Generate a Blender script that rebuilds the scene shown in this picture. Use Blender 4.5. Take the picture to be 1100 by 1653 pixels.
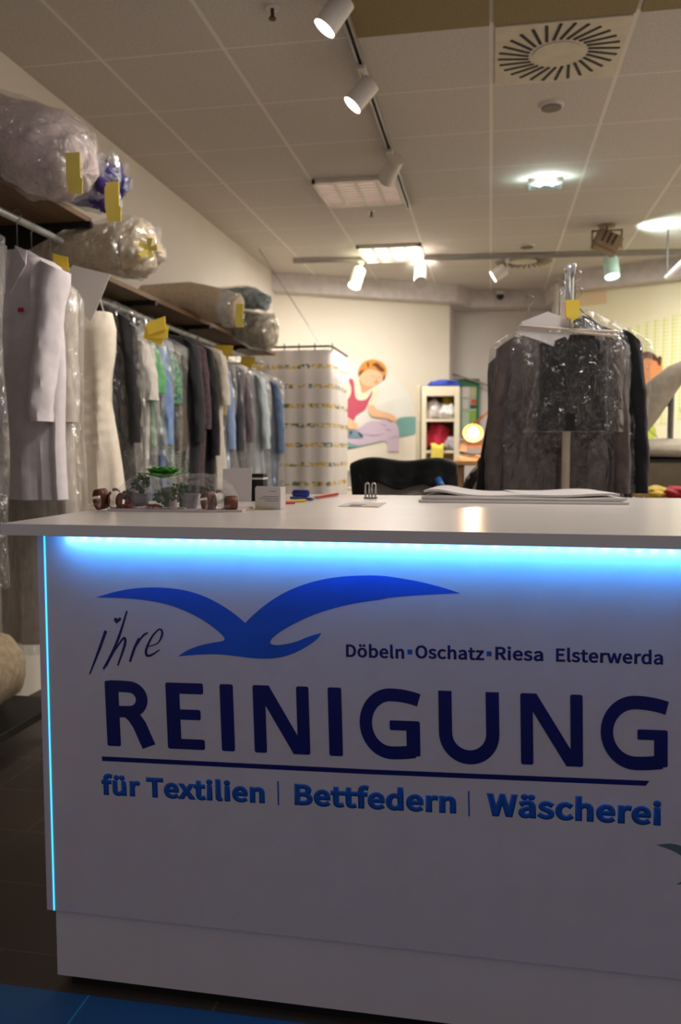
import bpy, bmesh, math, random
from mathutils import Vector, Matrix, noise
R = random.Random(7)
S = bpy.context.scene
COL = S.collection
for o in list(bpy.data.objects): bpy.data.objects.remove(o)

# ------------------------------------------------------------------ camera
FPX, YAW, PITCH, ROLL = 1318.7, 0.180825, -0.074485, 0.0007
CAM = Vector((0, 0, 1.25))
fw = Vector((-math.sin(YAW)*math.cos(PITCH), math.cos(YAW)*math.cos(PITCH), math.sin(PITCH)))
rt = Vector((math.cos(YAW), math.sin(YAW), 0)); up = rt.cross(fw)
rt, up = rt*math.cos(ROLL)+up*math.sin(ROLL), up*math.cos(ROLL)-rt*math.sin(ROLL)
cd = bpy.data.cameras.new('camera'); cam = bpy.data.objects.new('camera', cd); COL.objects.link(cam)
cam.matrix_world = Matrix(((rt.x, up.x, -fw.x, CAM.x), (rt.y, up.y, -fw.y, CAM.y), (rt.z, up.z, -fw.z, CAM.z), (0, 0, 0, 1)))
cd.sensor_fit = 'VERTICAL'; cd.sensor_height = 36; cd.lens = FPX/1653*36; cd.clip_start = 0.05
cd.dof.use_dof = True; cd.dof.focus_distance = 1.75; cd.dof.aperture_fstop = 4.0
S.camera = cam

# ------------------------------------------------------------------ world, exposure, light
S.view_settings.view_transform = 'Standard'; S.view_settings.look = 'None'
S.view_settings.gamma = 1.0; S.view_settings.exposure = 0.88; S.view_settings.use_curve_mapping = False
W = bpy.data.worlds.new('mall_ambience'); S.world = W; W.use_nodes = True
W.node_tree.nodes['Background'].inputs[0].default_value = (0.80, 0.70, 0.72, 1)
W.node_tree.nodes['Background'].inputs[1].default_value = 0.145

def lamp(name, kind, loc, power, color, parent=None, direction=None, **kw):
    d = bpy.data.lights.new(name, kind); d.energy = power; d.color = color
    for k, v in kw.items(): setattr(d, k, v)
    o = bpy.data.objects.new(name, d); COL.objects.link(o)
    o.location = loc
    if direction is not None: o.rotation_euler = Vector(direction).to_track_quat('-Z', 'Y').to_euler()
    if parent: o.parent = parent; o.location = Vector(loc) - parent.location
    return o
WARM = (1.0, 0.905, 0.82); NEUT = (1.0, 0.935, 0.89)
# shop ceiling light: the lit louvred grid, plus fill lamps added out of frame
lamp('louvre_or_fill_light', 'AREA', (-0.95, 7.98, 3.10), 26, NEUT, direction=(0, 0, -1), shape='RECTANGLE', size=0.55, size_y=0.55)
lamp('louvre_or_fill_light', 'AREA', (2.1, 7.2, 3.10), 50, NEUT, direction=(0, 0, -1), shape='RECTANGLE', size=0.55, size_y=0.55)  # added fill at the right rear, no fitting built there
lamp('louvre_or_fill_light', 'AREA', (2.1, 4.6, 3.10), 44, NEUT, direction=(0, 0, -1), shape='RECTANGLE', size=0.55, size_y=0.55)  # added fill at the right, mid shop, no fitting
lamp('louvre_or_fill_light', 'AREA', (0.3, 2.6, 3.10), 10, NEUT, direction=(0, 0, -1), shape='RECTANGLE', size=0.55, size_y=0.55)  # added fill above the counter, no fitting

# ------------------------------------------------------------------ helpers
def L(c):
    if isinstance(c, str): c = tuple(int(c[i:i+2], 16) for i in (0, 2, 4))
    return tuple((v/255/12.92 if v/255 <= 0.04045 else ((v/255+0.055)/1.055)**2.4) for v in c) + (1,)
MATS = {}
def mat(name, c, rough=0.7, c2=None, scale=12, bump=0.0, bscale=40, metal=0.0, sheen=0.0, spec=0.5, stretch=None, coat=0.0):
    if name in MATS: return MATS[name]
    m = bpy.data.materials.new(name); m.use_nodes = True; nt = m.node_tree; n = nt.nodes; l = nt.links
    b = n['Principled BSDF']; b.inputs['Roughness'].default_value = rough; b.inputs['Metallic'].default_value = metal
    b.inputs['Specular IOR Level'].default_value = spec; b.inputs['Sheen Weight'].default_value = sheen; b.inputs['Coat Weight'].default_value = coat
    tc = n.new('ShaderNodeTexCoord'); src = tc.outputs['Object']
    if stretch:
        mp = n.new('ShaderNodeMapping'); mp.inputs['Scale'].default_value = stretch; l.new(src, mp.inputs[0]); src = mp.outputs[0]
    c = L(c); c2 = L(c2) if c2 else tuple(v*0.88 for v in c[:3])+(1,)
    nz = n.new('ShaderNodeTexNoise'); nz.inputs['Scale'].default_value = scale; nz.inputs['Detail'].default_value = 4; l.new(src, nz.inputs['Vector'])
    rp = n.new('ShaderNodeValToRGB'); rp.color_ramp.elements[0].position = .35; rp.color_ramp.elements[1].position = .65
    rp.color_ramp.elements[0].color = c2; rp.color_ramp.elements[1].color = c
    l.new(nz.outputs[0], rp.inputs[0]); l.new(rp.outputs[0], b.inputs['Base Color'])
    if bump:
        nb = n.new('ShaderNodeTexNoise'); nb.inputs['Scale'].default_value = bscale; nb.inputs['Detail'].default_value = 5; l.new(src, nb.inputs['Vector'])
        bp = n.new('ShaderNodeBump'); bp.inputs['Strength'].default_value = bump; bp.inputs['Distance'].default_value = 0.02
        l.new(nb.outputs[0], bp.inputs['Height']); l.new(bp.outputs[0], b.inputs['Normal'])
    MATS[name] = m; return m
def emit(name, c, strength):
    if name in MATS: return MATS[name]
    m = bpy.data.materials.new(name); m.use_nodes = True; nt = m.node_tree
    b = nt.nodes['Principled BSDF']; b.inputs['Base Color'].default_value = (.8, .8, .8, 1)
    b.inputs['Emission Color'].default_value = tuple(c)+(1,) if len(c) == 3 else c; b.inputs['Emission Strength'].default_value = strength
    MATS[name] = m; return m
def film(name, base=0.10, milk=0.06, milkc=(.85, .84, .82, 1), bscale=26, bump=0.9, stretch=(1, 1, 1), rough=0.12, edge=0.28):
    if name in MATS: return MATS[name]
    m = bpy.data.materials.new(name); m.use_nodes = True; nt = m.node_tree; n = nt.nodes; l = nt.links
    n.remove(n['Principled BSDF']); out = n['Material Output']
    tr = n.new('ShaderNodeBsdfTransparent'); tr.inputs[0].default_value = (.97, .97, .97, 1)
    gl = n.new('ShaderNodeBsdfGlossy'); gl.inputs['Roughness'].default_value = rough; gl.inputs[0].default_value = (1, 1, 1, 1)
    df = n.new('ShaderNodeBsdfDiffuse'); df.inputs[0].default_value = milkc
    lw = n.new('ShaderNodeLayerWeight'); lw.inputs[0].default_value = 0.25
    tc = n.new('ShaderNodeTexCoord'); mp = n.new('ShaderNodeMapping'); mp.inputs['Scale'].default_value = stretch; l.new(tc.outputs['Object'], mp.inputs[0])
    nz = n.new('ShaderNodeTexNoise'); nz.inputs['Scale'].default_value = bscale; nz.inputs['Detail'].default_value = 3; nz.inputs['Distortion'].default_value = 1.2; l.new(mp.outputs[0], nz.inputs['Vector'])
    bp = n.new('ShaderNodeBump'); bp.inputs['Strength'].default_value = bump; bp.inputs['Distance'].default_value = 0.05
    l.new(nz.outputs[0], bp.inputs['Height']); l.new(bp.outputs[0], gl.inputs['Normal']); l.new(bp.outputs[0], lw.inputs['Normal'])
    ma = n.new('ShaderNodeMath'); ma.operation = 'MULTIPLY_ADD'; ma.inputs[1].default_value = edge; ma.inputs[2].default_value = base; l.new(lw.outputs['Facing'], ma.inputs[0])
    m1 = n.new('ShaderNodeMixShader'); m1.inputs[0].default_value = milk; l.new(tr.outputs[0], m1.inputs[1]); l.new(df.outputs[0], m1.inputs[2])
    m2 = n.new('ShaderNodeMixShader'); l.new(ma.outputs[0], m2.inputs[0]); l.new(m1.outputs[0], m2.inputs[1]); l.new(gl.outputs[0], m2.inputs[2])
    l.new(m2.outputs[0], out.inputs[0]); MATS[name] = m; return m

def ray(px, py): return fw*FPX + rt*(px-550) - up*(py-826.5)
def atY(px, py, Y): q = ray(px, py); return CAM + q*(Y/q.y)
def atX(px, py, X): q = ray(px, py); return CAM + q*(X/q.x)
def atZ(px, py, Z): q = ray(px, py); return CAM + q*((Z-CAM.z)/q.z)
def atP(px, py, p0, nrm): q = ray(px, py); return CAM + q*((Vector(p0)-CAM).dot(nrm)/q.dot(nrm))

class MB:
    def __init__(s): s.b = bmesh.new()
    def box(s, lo, hi, bev=0):
        t = bmesh.new(); bmesh.ops.create_cube(t, size=1)
        lo = Vector(lo); hi = Vector(hi)
        for v in t.verts: v.co = Vector((lo[i]+(v.co[i]+.5)*(hi[i]-lo[i]) for i in range(3)))
        if bev: bmesh.ops.bevel(t, geom=t.edges[:], offset=bev, segments=2, affect='EDGES', profile=.6)
        return s.add(t)
    def add(s, t, M=None):
        me = bpy.data.meshes.new('t'); t.to_mesh(me); t.free()
        if M is not None: me.transform(M)
        s.b.from_mesh(me); bpy.data.meshes.remove(me); return s
    def cyl(s, a, b, r1, r2=None, seg=20, cap=True):
        a = Vector(a); b = Vector(b); d = b-a; t = bmesh.new()
        bmesh.ops.create_cone(t, cap_ends=cap, segments=seg, radius1=r1, radius2=r1 if r2 is None else r2, depth=d.length)
        return s.add(t, Matrix.Translation((a+b)/2) @ d.to_track_quat('Z', 'Y').to_matrix().to_4x4())
    def sph(s, c, r, sc=(1, 1, 1), seg=16):
        t = bmesh.new(); bmesh.ops.create_uvsphere(t, u_segments=seg, v_segments=max(6, seg//2), radius=r)
        return s.add(t, Matrix.Translation(Vector(c)) @ Matrix.Diagonal((*sc, 1)))
    def tube(s, pts, r, seg=8):
        pts = [Vector(p) for p in pts]; rings = []
        for i, p in enumerate(pts):
            d = (pts[min(i+1, len(pts)-1)]-pts[max(i-1, 0)]).normalized()
            q = d.to_track_quat('Z', 'Y'); rr = r[i] if isinstance(r, (list, tuple)) else r
            rings.append([p + q @ Vector((rr*math.cos(2*math.pi*k/seg), rr*math.sin(2*math.pi*k/seg), 0)) for k in range(seg)])
        return s.loft(rings)
    def loft(s, rings, caps=True, closed=True):
        vs = [[s.b.verts.new(p) for p in rg] for rg in rings]; n = len(rings[0])
        for i in range(len(vs)-1):
            for k in range(n if closed else n-1):
                s.b.faces.new((vs[i][k], vs[i][(k+1) % n], vs[i+1][(k+1) % n], vs[i+1][k]))
        if caps and closed: s.b.faces.new(vs[0][::-1]); s.b.faces.new(vs[-1])
        return s
    def prism(s, pts, vec):
        vec = Vector(vec); t = bmesh.new()
        a = [t.verts.new(Vector(p)) for p in pts]; f = t.faces.new(a)
        r = bmesh.ops.extrude_face_region(t, geom=[f]); bmesh.ops.translate(t, verts=[v for v in r['geom'] if isinstance(v, bmesh.types.BMVert)], vec=vec)
        bmesh.ops.triangulate(t, faces=[f for f in t.faces if len(f.verts) > 4]); bmesh.ops.recalc_face_normals(t, faces=t.faces[:])
        return s.add(t)
    def grid(s, f, nu, nv):
        vs = [[s.b.verts.new(f(i/nu, j/nv)) for j in range(nv+1)] for i in range(nu+1)]
        for i in range(nu):
            for j in range(nv): s.b.faces.new((vs[i][j], vs[i+1][j], vs[i+1][j+1], vs[i][j+1]))
        return s
    def thick(s, d):                                # closed shell of even thickness from an open sheet
        b = s.b; bmesh.ops.recalc_face_normals(b, faces=b.faces[:]); b.normal_update()
        fs = b.faces[:]; be = [e for e in b.edges if len(e.link_faces) == 1]; mp = {v: b.verts.new(v.co-v.normal*d) for v in b.verts[:]}
        for f in fs: b.faces.new([mp[v] for v in reversed(f.verts)])
        for e in be: b.faces.new((e.verts[0], e.verts[1], mp[e.verts[1]], mp[e.verts[0]]))
        return s
    def stack(s, polys, f, T):                      # thin cut vinyl; overlapping strokes lie on each other
        for k, pl in enumerate(polys): s.prism([Vector(f(*q))-Vector((0, k*4e-5, 0)) for q in pl], (0, T+k*4e-5, 0))
        return s
    def build(s, name, m, parent=None, smooth=False, recalc=True):
        if recalc: bmesh.ops.recalc_face_normals(s.b, faces=s.b.faces[:])
        if parent is not None:                      # parts are stored in their parent's own coordinates
            w = Vector((0, 0, 0)); p = parent
            while p: w += p.location; p = p.parent
            bmesh.ops.translate(s.b, verts=s.b.verts[:], vec=-w)
        me = bpy.data.meshes.new(name); s.b.to_mesh(me); s.b.free()
        if smooth:
            for f in me.polygons: f.use_smooth = True
            if smooth == 'auto': me.set_sharp_from_angle(angle=math.radians(40))
        me.materials.append(m); o = bpy.data.objects.new(name, me); COL.objects.link(o)
        if parent is not None: o.parent = parent
        return o
def thing(name, loc, label, cat, group=None):
    o = bpy.data.objects.new(name, None); COL.objects.link(o); o.location = loc; o.empty_display_size = .1
    return tag(o, label, cat, group)
def tag(o, label, cat, group=None, kind=None):
    if label: o['label'] = label
    if cat: o['category'] = cat
    if group: o['group'] = group
    if kind: o['kind'] = kind
    return o
def struct(o): o['kind'] = 'structure'; return o
def fbm(p, o=3): return noise.fractal(Vector(p), 1.0, 2.0, o)

# ------------------------------------------------------------------ structure
def ceiling_mat():
    m = bpy.data.materials.new('ceiling_tiles'); m.use_nodes = True; nt = m.node_tree; n = nt.nodes; l = nt.links; b = n['Principled BSDF']
    tc = n.new('ShaderNodeTexCoord'); sx = n.new('ShaderNodeSeparateXYZ'); l.new(tc.outputs['Object'], sx.inputs[0])
    def line(out, off, w):
        a = n.new('ShaderNodeMath'); a.operation = 'ADD'; a.inputs[1].default_value = off; l.new(out, a.inputs[0])
        p = n.new('ShaderNodeMath'); p.operation = 'PINGPONG'; p.inputs[1].default_value = 0.3125; l.new(a.outputs[0], p.inputs[0])
        g = n.new('ShaderNodeMath'); g.operation = 'LESS_THAN'; g.inputs[1].default_value = w; l.new(p.outputs[0], g.inputs[0]); return g.outputs[0]
    lx = line(sx.outputs[0], 0.0215+6.25, 0.010); ly = line(sx.outputs[1], -3.867+6.25, 0.005)
    mx = n.new('ShaderNodeMath'); mx.operation = 'MAXIMUM'; l.new(lx, mx.inputs[0]); l.new(ly, mx.inputs[1])
    nz = n.new('ShaderNodeTexNoise'); nz.inputs['Scale'].default_value = 90; nz.inputs['Detail'].default_value = 3; l.new(tc.outputs['Object'], nz.inputs['Vector'])
    rp = n.new('ShaderNodeValToRGB'); rp.color_ramp.elements[0].position = .3; rp.color_ramp.elements[1].position = .7
    rp.color_ramp.elements[0].color = L((190, 182, 172)); rp.color_ramp.elements[1].color = L((208, 200, 191)); l.new(nz.outputs[0], rp.inputs[0])
    mc = n.new('ShaderNodeMixRGB'); l.new(mx.outputs[0], mc.inputs[0]); l.new(rp.outputs[0], mc.inputs[1]); mc.inputs[2].default_value = L((226, 218, 206))
    l.new(mc.outputs[0], b.inputs['Base Color']); b.inputs['Roughness'].default_value = .9
    bp = n.new('ShaderNodeBump'); bp.inputs['Strength'].default_value = .6; bp.inputs['Distance'].default_value = 0.006; bp.invert = True
    l.new(mx.outputs[0], bp.inputs['Height']); l.new(bp.outputs[0], b.inputs['Normal'])
    return m
def tile_mat(name, c1, c2, grout, size, rough):
    m = bpy.data.materials.new(name); m.use_nodes = True; nt = m.node_tree; n = nt.nodes; l = nt.links; b = n['Principled BSDF']
    tc = n.new('ShaderNodeTexCoord'); br = n.new('ShaderNodeTexBrick'); br.offset = 0.5; l.new(tc.outputs['Object'], br.inputs['Vector'])
    br.inputs['Color1'].default_value = L(c1); br.inputs['Color2'].default_value = L(c2); br.inputs['Mortar'].default_value = L(grout)
    br.inputs['Scale'].default_value = 1; br.inputs['Brick Width'].default_value = size[0]; br.inputs['Row Height'].default_value = size[1]; br.inputs['Mortar Size'].default_value = 0.0025
    l.new(br.outputs[0], b.inputs['Base Color']); b.inputs['Roughness'].default_value = rough; return m
CEIL = 3.154
struct(MB().box((-2.5, 1.3, CEIL), (3.5, 10.8, CEIL+.1)).build('ceiling', ceiling_mat()))
FZ = -0.012
struct(MB().box((-2.5, 1.675, FZ-.1), (3.5, 10.8, FZ)).build('floor', tile_mat('dark_floor_tiles', (66, 54, 46), (60, 50, 43), (92, 80, 66), (.6, .3), .45)))
struct(MB().box((-2.5, -3, FZ-.1), (3.5, 1.675, FZ)).build('floor', tile_mat('blue_glow_painted_tiles', (4, 84, 132), (4, 78, 126), (40, 140, 190), (.6, .6), .5)))  # blue LED light on the floor put into the tile colour
WALLM = mat('white_wall_paint', (226, 218, 206), .85, (222, 214, 202), 3)
CREAM = mat('cream_wall_paint', (236, 228, 210), .85, (232, 224, 206), 2)
GREYW = mat('pale_grey_wall_paint', (214, 208, 200), .85, (210, 203, 195), 2)
YELW = mat('pale_yellow_wall_paint', (238, 232, 200), .85, (234, 226, 190), 2)
struct(MB().box((-2.45, 1.3, FZ), (-2.33, 9.6, CEIL)).build('wall_left', WALLM))
struct(MB().box((3.4, 1.3, FZ), (3.5, 9.6, CEIL)).build('wall_right', WALLM))
A0, A1 = Vector((-2.33, 8.78, 0)), Vector((-0.49, 9.82, 0))
def wallslab(name, a, b, m, t=.1):
    a = Vector(a); b = Vector(b); nn = Vector((-(b-a).y, (b-a).x, 0)).normalized()*t
    q = [a+Vector((0, 0, FZ)), b+Vector((0, 0, FZ)), b+Vector((0, 0, CEIL)), a+Vector((0, 0, CEIL))]
    return struct(MB().prism(q, nn).build(name, m))
wallslab('wall_back_left', A0, A1, CREAM, .1)
wallslab('wall_back_recess', A1+Vector((0, .06, 0)), (-0.46, 10.3, 0), GREYW, .1)
wallslab('wall_back', (-0.46, 10.3, 0), (0.8, 10.35, 0), GREYW, .1)
C0, C1 = Vector((0.8, 9.35, 0)), Vector((3.4, 8.1, 0))
wallslab('wall_back_right', C0, C1, YELW, .1)
wallslab('wall_back_return', (0.8, 10.35, 0), C0, GREYW, -.1)
bm = [(-2.33, 8.62), (-.40, 9.66), (-.25, 10.03), (.62, 10.12), (.85, 9.15), (1.7, 8.7), (3.4, 7.9), (3.4, 10.7), (-2.33, 10.7)]
struct(MB().prism([(x, y, 2.965) for x, y in bm], (0, 0, CEIL-2.965)).build('trim_1', mat('soffit_paint', (216, 208, 204), .85)))

# ------------------------------------------------------------------ reception counter
PY = 1.690
WHITE = mat('white_laminate', (226, 218, 214), .38, (222, 214, 210), 6)
TOPM = mat('worktop_laminate', (232, 224, 216), .26, (228, 220, 212), 5)
FRONT = mat('frosted_white_panel', (214, 204, 206), .42, (210, 200, 202), 14, bump=.02, bscale=300)
ctr = thing('reception_counter', (0, 1.7, 0), 'white reception counter with blue lit front lettered REINIGUNG', 'counter')
CX1 = 1.30
MB().box((-.992, PY+.009, .012), (CX1, 2.9, 1.060)).build('carcass', WHITE, ctr)
MB().box((-.96, PY+.02, FZ), (CX1-.03, 2.86, .012)).build('plinth', mat('black_plinth', (14, 13, 13), .6), ctr)
MB().box((-1.062, 1.632, 1.064), (CX1+.05, 2.955, 1.090), .0012).build('worktop', TOPM, ctr)
pan = MB().box((-1.010, PY, .175), (CX1, PY+.008, 1.0615), .001).build('front_panel', FRONT, ctr)
NAVY = mat('navy_vinyl', (8, 10, 100), .35, (7, 9, 92)); BLUE = mat('blue_vinyl', (18, 84, 178), .35, (16, 80, 170))
BIRDM = mat('bird_blue_vinyl', (24, 92, 200), .35, (20, 86, 192)); GREYV = mat('grey_vinyl', (96, 116, 124), .35)
T = .0003
def P(px, py): p = atY(px, py, PY-T); return p
def vinyl(name, polys, m, label=None):
    mb = MB().stack(polys, P, T)
    o = mb.build(name, m, pan)
    if label: o['label'] = label
    return o
def smoothpoly(pts, it=2):      # corner-keeping Chaikin: points marked with a third value stay sharp
    for _ in range(it):
        out = []; n = len(pts)
        for i in range(n):
            a, b, c = pts[i-1], pts[i], pts[(i+1) % n]
            if len(b) == 3: out.append(b)
            else:
                out.append(tuple(b[k]*.75+a[k]*.25 for k in (0, 1))); out.append(tuple(b[k]*.75+c[k]*.25 for k in (0, 1)))
        pts = out
    return [(p[0], p[1]) for p in pts]
z3 = lambda *q: (120+q[0]/2.2, 900+q[1]/2.2)+q[2:]
z4 = lambda *q: (600+q[0]/2.2, 900+q[1]/2.2)+q[2:]
bird = [z3(75, 142, 1), z3(140, 122), z3(210, 109), z3(290, 105), z3(380, 112), z3(460, 135), z3(530, 172), z3(580, 208), z3(607, 232, 1),
        z3(650, 190), z3(705, 148), z3(770, 112), z3(850, 84), z3(930, 69), z3(1000, 64), z3(1085, 63), z4(90, 71), z4(180, 87), z4(260, 108), z4(317, 127, 1),
        z4(240, 130), z4(150, 135), z4(60, 143), z3(1095, 149), z3(1010, 160), z3(920, 180), z3(840, 207), z3(770, 241), z3(715, 274), z3(690, 304), z3(715, 312), z3(745, 309),
        z3(790, 299), z3(835, 279), z3(878, 268, 1), z3(868, 286), z3(840, 308), z3(800, 332), z3(750, 352), z3(700, 360), z3(640, 359), z3(580, 351), z3(510, 343), z3(440, 345), z3(368, 351, 1),
        z3(395, 332), z3(435, 315), z3(485, 303), z3(530, 297), z3(536, 287), z3(512, 262), z3(470, 230), z3(410, 196), z3(330, 165), z3(240, 149), z3(150, 143)]
vinyl('bird_emblem', [smoothpoly(bird)], BIRDM, 'large blue flying bird emblem above the lettering')
g = [(1060, 1364, 1), (1082, 1361), (1104, 1366), (1130, 1383), (1150, 1404), (1156, 1412, 1), (1160, 1400), (1180, 1376), (1215, 1356), (1250, 1352), (1280, 1360, 1), (1240, 1366), (1210, 1380), (1190, 1405), (1170, 1432), (1150, 1434),
     (1120, 1426), (1092, 1428, 1), (1115, 1415), (1128, 1410), (1112, 1390), (1090, 1374)]
vinyl('grey_bird_emblem', [smoothpoly(g)], GREYV, 'small grey bird emblem running out of the frame at the right')

# headline: every letter from strokes on slightly tilted baselines
yt = lambda x: 1099+.0299*(x-181); yb = lambda x: 1204.5+.0441*(x-181); tl = lambda x: .048-.000054*(x-181)
def M(x, t): h = yb(x)-yt(x); return (x+tl(x)*h*t, yt(x)+t*h)
def rq(x0, x1, t0, t1, r=3.2):                     # rounded bar
    pts = []; h = 108.
    for cx, ct, a0 in ((x1-r, t0+r/h, -90), (x1-r, t1-r/h, 0), (x0+r, t1-r/h, 90), (x0+r, t0+r/h, 180)):
        for k in range(4): a = math.radians(a0+30*k); pts.append(M(cx+r*math.cos(a), ct+r/h*math.sin(a)))
    return pts
def stroke(pts, w, f=M, h=108.):                  # thick polyline as one outline; w may vary
    pts = [(p[0], p[1]*h) for p in pts]; le, ri = [], []
    for i, p in enumerate(pts):
        a = pts[max(i-1, 0)]; b = pts[min(i+1, len(pts)-1)]
        d = Vector((b[0]-a[0], b[1]-a[1])).normalized(); ww = (w[i] if isinstance(w, list) else w)/2
        le.append((p[0]-d.y*ww, p[1]+d.x*ww)); ri.append((p[0]+d.y*ww, p[1]-d.x*ww))
    return [f(x, y/h) for x, y in le+ri[::-1]]
def para(xa, xb, xc, xd, t0=0, t1=1): return [M(xa, t0), M(xb, t0), M(xd, t1), M(xc, t1)]
def arc(cx, ct, rx, rtt, a0, a1, n=26): return [(cx+rx*math.cos(math.radians(a0+(a1-a0)*k/n)), ct+rtt*math.sin(math.radians(a0+(a1-a0)*k/n))) for k in range(n+1)]
def letG(x0, x1):
    cx = (x0+x1)/2+2; rx = cx-x0-10
    body = arc(cx, .50, (x1-1-cx)/math.cos(math.radians(57)), .418, -57, -90, 10)[:-1] + arc(cx, .50, rx, .418, -90, -270, 32) + arc(cx, .50, (x1-9-cx)/math.cos(math.radians(67)), .418, 90, 67, 8)[1:]
    return [stroke(body, 20), rq(x1-22, x1, .45, .955), rq(x1-49, x1-2, .45, .59, 2.5)]
let = []
let += [rq(168.6, 190.5, 0, 1), stroke([(176, .08), (196, .08), (207, .085)] + arc(207, .275, 20.5, .19, -75, 75, 14) + [(206, .465), (180, .47)], 19),
        stroke([(203, .46), (213, .535), (222, .66), (236, .985)], [20, 22, 22.5, 22.5])]
let += [rq(266.8, 289, 0, 1), rq(267, 327.6, 0, .165), rq(267, 322, .40, .555), rq(267, 327, .845, 1)]
let += [rq(354.4, 375.8, 0, 1)]
def letN(x0, x1, w=20): return [rq(x0, x0+w, 0, 1), rq(x1-w, x1, 0, 1), para(x0+2, x0+26, x1-27, x1-3)]
let += letN(407.7, 498); let += [rq(529, 551, 0, 1)]; let += letG(579.5, 677)
let += [stroke([(718.5, .0), (718.5, .35), (718.5, .6)] + arc(756.7, .60, 38.2, .335, 180, 0, 24)[1:-1] + [(795, .6), (795, .35), (795, 0)], 21.5)]
let += letN(840.3, 941); let += letG(970, 1078.5)
vinyl('headline_lettering', let, NAVY, 'large dark navy word REINIGUNG')
vinyl('underline', [[(164.5, 1221), (600, 1242.2), (1049, 1260.5), (1043, 1268.6), (600, 1250), (165, 1228.4)]], NAVY, 'navy line under the headline')
ident = lambda x, y: (x, y)
z2 = lambda x, y: (x/2.75, 840+y/2.75)
hand = [([(470, 490), (440, 575), (398, 684)], [5, 4.6, 2.2]), ([(564, 402), (527, 520), (492, 600), (459, 661)], [2.6, 4.4, 4, 3.4]), ([(472, 650), (505, 585), (545, 527), (556, 528), (552, 560), (523, 645)], [1.5, 2.4, 3.4, 4, 4.2, 2.4]),
        ([(617, 522), (598, 565), (577, 628)], [2.6, 4.4, 3.6]), ([(588, 588), (620, 532), (640, 508), (657, 499)], [1.5, 3, 3.4, 2.4]),
        ([(652, 562), (700, 545), (720, 508), (716, 486), (700, 488), (672, 522), (650, 572), (652, 598), (672, 598), (709, 574)], [1.6, 2, 3.6, 3, 2.6, 3.2, 4, 4.4, 3.6, 1.4])]
hp = []
def fine(pts, ws, n=5):
    P_, W_ = [], []
    for i in range(len(pts)-1):
        p0 = pts[max(i-1, 0)]; p1 = pts[i]; p2 = pts[i+1]; p3 = pts[min(i+2, len(pts)-1)]
        for k in range(n):
            t = k/n; f = lambda a, b, c, d: .5*((2*b)+(-a+c)*t+(2*a-5*b+4*c-d)*t*t+(-a+3*b-3*c+d)*t**3)
            P_.append((f(p0[0], p1[0], p2[0], p3[0]), f(p0[1], p1[1], p2[1], p3[1]))); W_.append(ws[i]+(ws[i+1]-ws[i])*t)
    P_.append(pts[-1]); W_.append(ws[-1]); return P_, W_
for pts, ws in hand:
    a, b = fine([z2(*q) for q in pts], ws); hp.append(stroke(a, b, ident, 1.))
hp.append([z2(*q) for q in ((517, 459), (506, 443), (508, 434), (516, 432), (522, 438), (530, 431), (538, 434), (537, 443))])
vinyl('script_lettering', hp, NAVY, 'handwritten dark word ihre with a heart for the dot')

try: FONT = bpy.data.fonts.load(bpy.utils.system_resource('DATAFILES', path='fonts')+'/Noto Sans CJK Regular.woff2')   # ships with Blender
except Exception: FONT = None
def words(name, body, x0, yl, x1, yr, cap, m, bold, tilt, mtx=None, label=None):
    # text set from the baseline start (x0, yl) to (x1, yr) in the panel's plane; cap = capital height
    c = bpy.data.curves.new('t', 'FONT'); c.body = body; c.font = FONT or c.font; c.size = 1; c.bevel_depth = bold; c.bevel_resolution = 0; c.resolution_u = 8; c.space_character = 1.0+bold*1.6
    t = bpy.data.objects.new('t', c); COL.objects.link(t); bpy.context.view_layer.update()
    me = bpy.data.meshes.new_from_object(t.evaluated_get(bpy.context.evaluated_depsgraph_get())); bpy.data.objects.remove(t)
    xs = [v.co.x for v in me.vertices]; xa, xb = min(xs), max(xs)
    a = atY(x0, yl, PY-T); b = atY(x1, yr, PY-T); k = (b-a)/(xb-xa); capk = cap/(CAPH+2*bold)
    bmx = bmesh.new(); bmx.from_mesh(me); bpy.data.meshes.remove(me)
    for v in bmx.verts:
        p = a + k*(v.co.x-xa) + Vector((-tilt, 0, 1))*(v.co.y+bold)*capk + Vector((0, -.00003*v.co.z/bold, 0))
        v.co = p
    mb = MB(); mb.b.free(); mb.b = bmx
    o = mb.build(name, m, pan)
    if label: o['label'] = label
def cap_height():
    c = bpy.data.curves.new('t', 'FONT'); c.body = 'E'; c.font = FONT or c.font
    t = bpy.data.objects.new('t', c); COL.objects.link(t); bpy.context.view_layer.update(); h = t.dimensions.y; bpy.data.objects.remove(t); return h
CAPH = cap_height()
CITY = [('Döbeln', 559, 1060.5, 653, 1063.5), ('Oschatz', 671, 1062.5, 782, 1066), ('Riesa', 800, 1065, 877.5, 1067.5), ('Elsterwerda', 898, 1068, 1071, 1073)]
for w_, a_, b_, c_, d_ in CITY: words('town_lettering', w_, a_, b_, c_, d_, .0275, NAVY, .012, .02, label='small navy town name '+w_)
for x, y in ((662, 1052.5), (790, 1055.5)): vinyl('square_dot', [[(x-4, y-4), (x+4, y-4), (x+4.2, y+4), (x-3.8, y+4)]], BLUE)
for w_, a_, b_, c_, d_, cp in (('für Textilien', 164.5, 1283, 428, 1297, .0465), ('Bettfedern', 476, 1299.5, 737, 1313.5, .048), ('Wäscherei', 786, 1317, 1068, 1333, .0495)):
    words('service_lettering', w_, a_, b_, c_, d_, cp, BLUE, .020, .02, label='bold blue words '+w_)
for x, y0, y1 in ((449, 1261, 1300), (757, 1277, 1318)): vinyl('divider_bar', [[(x-1.2, y0), (x+1.2, y0), (x+2, y1), (x-.4, y1)]], BLUE)
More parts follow.
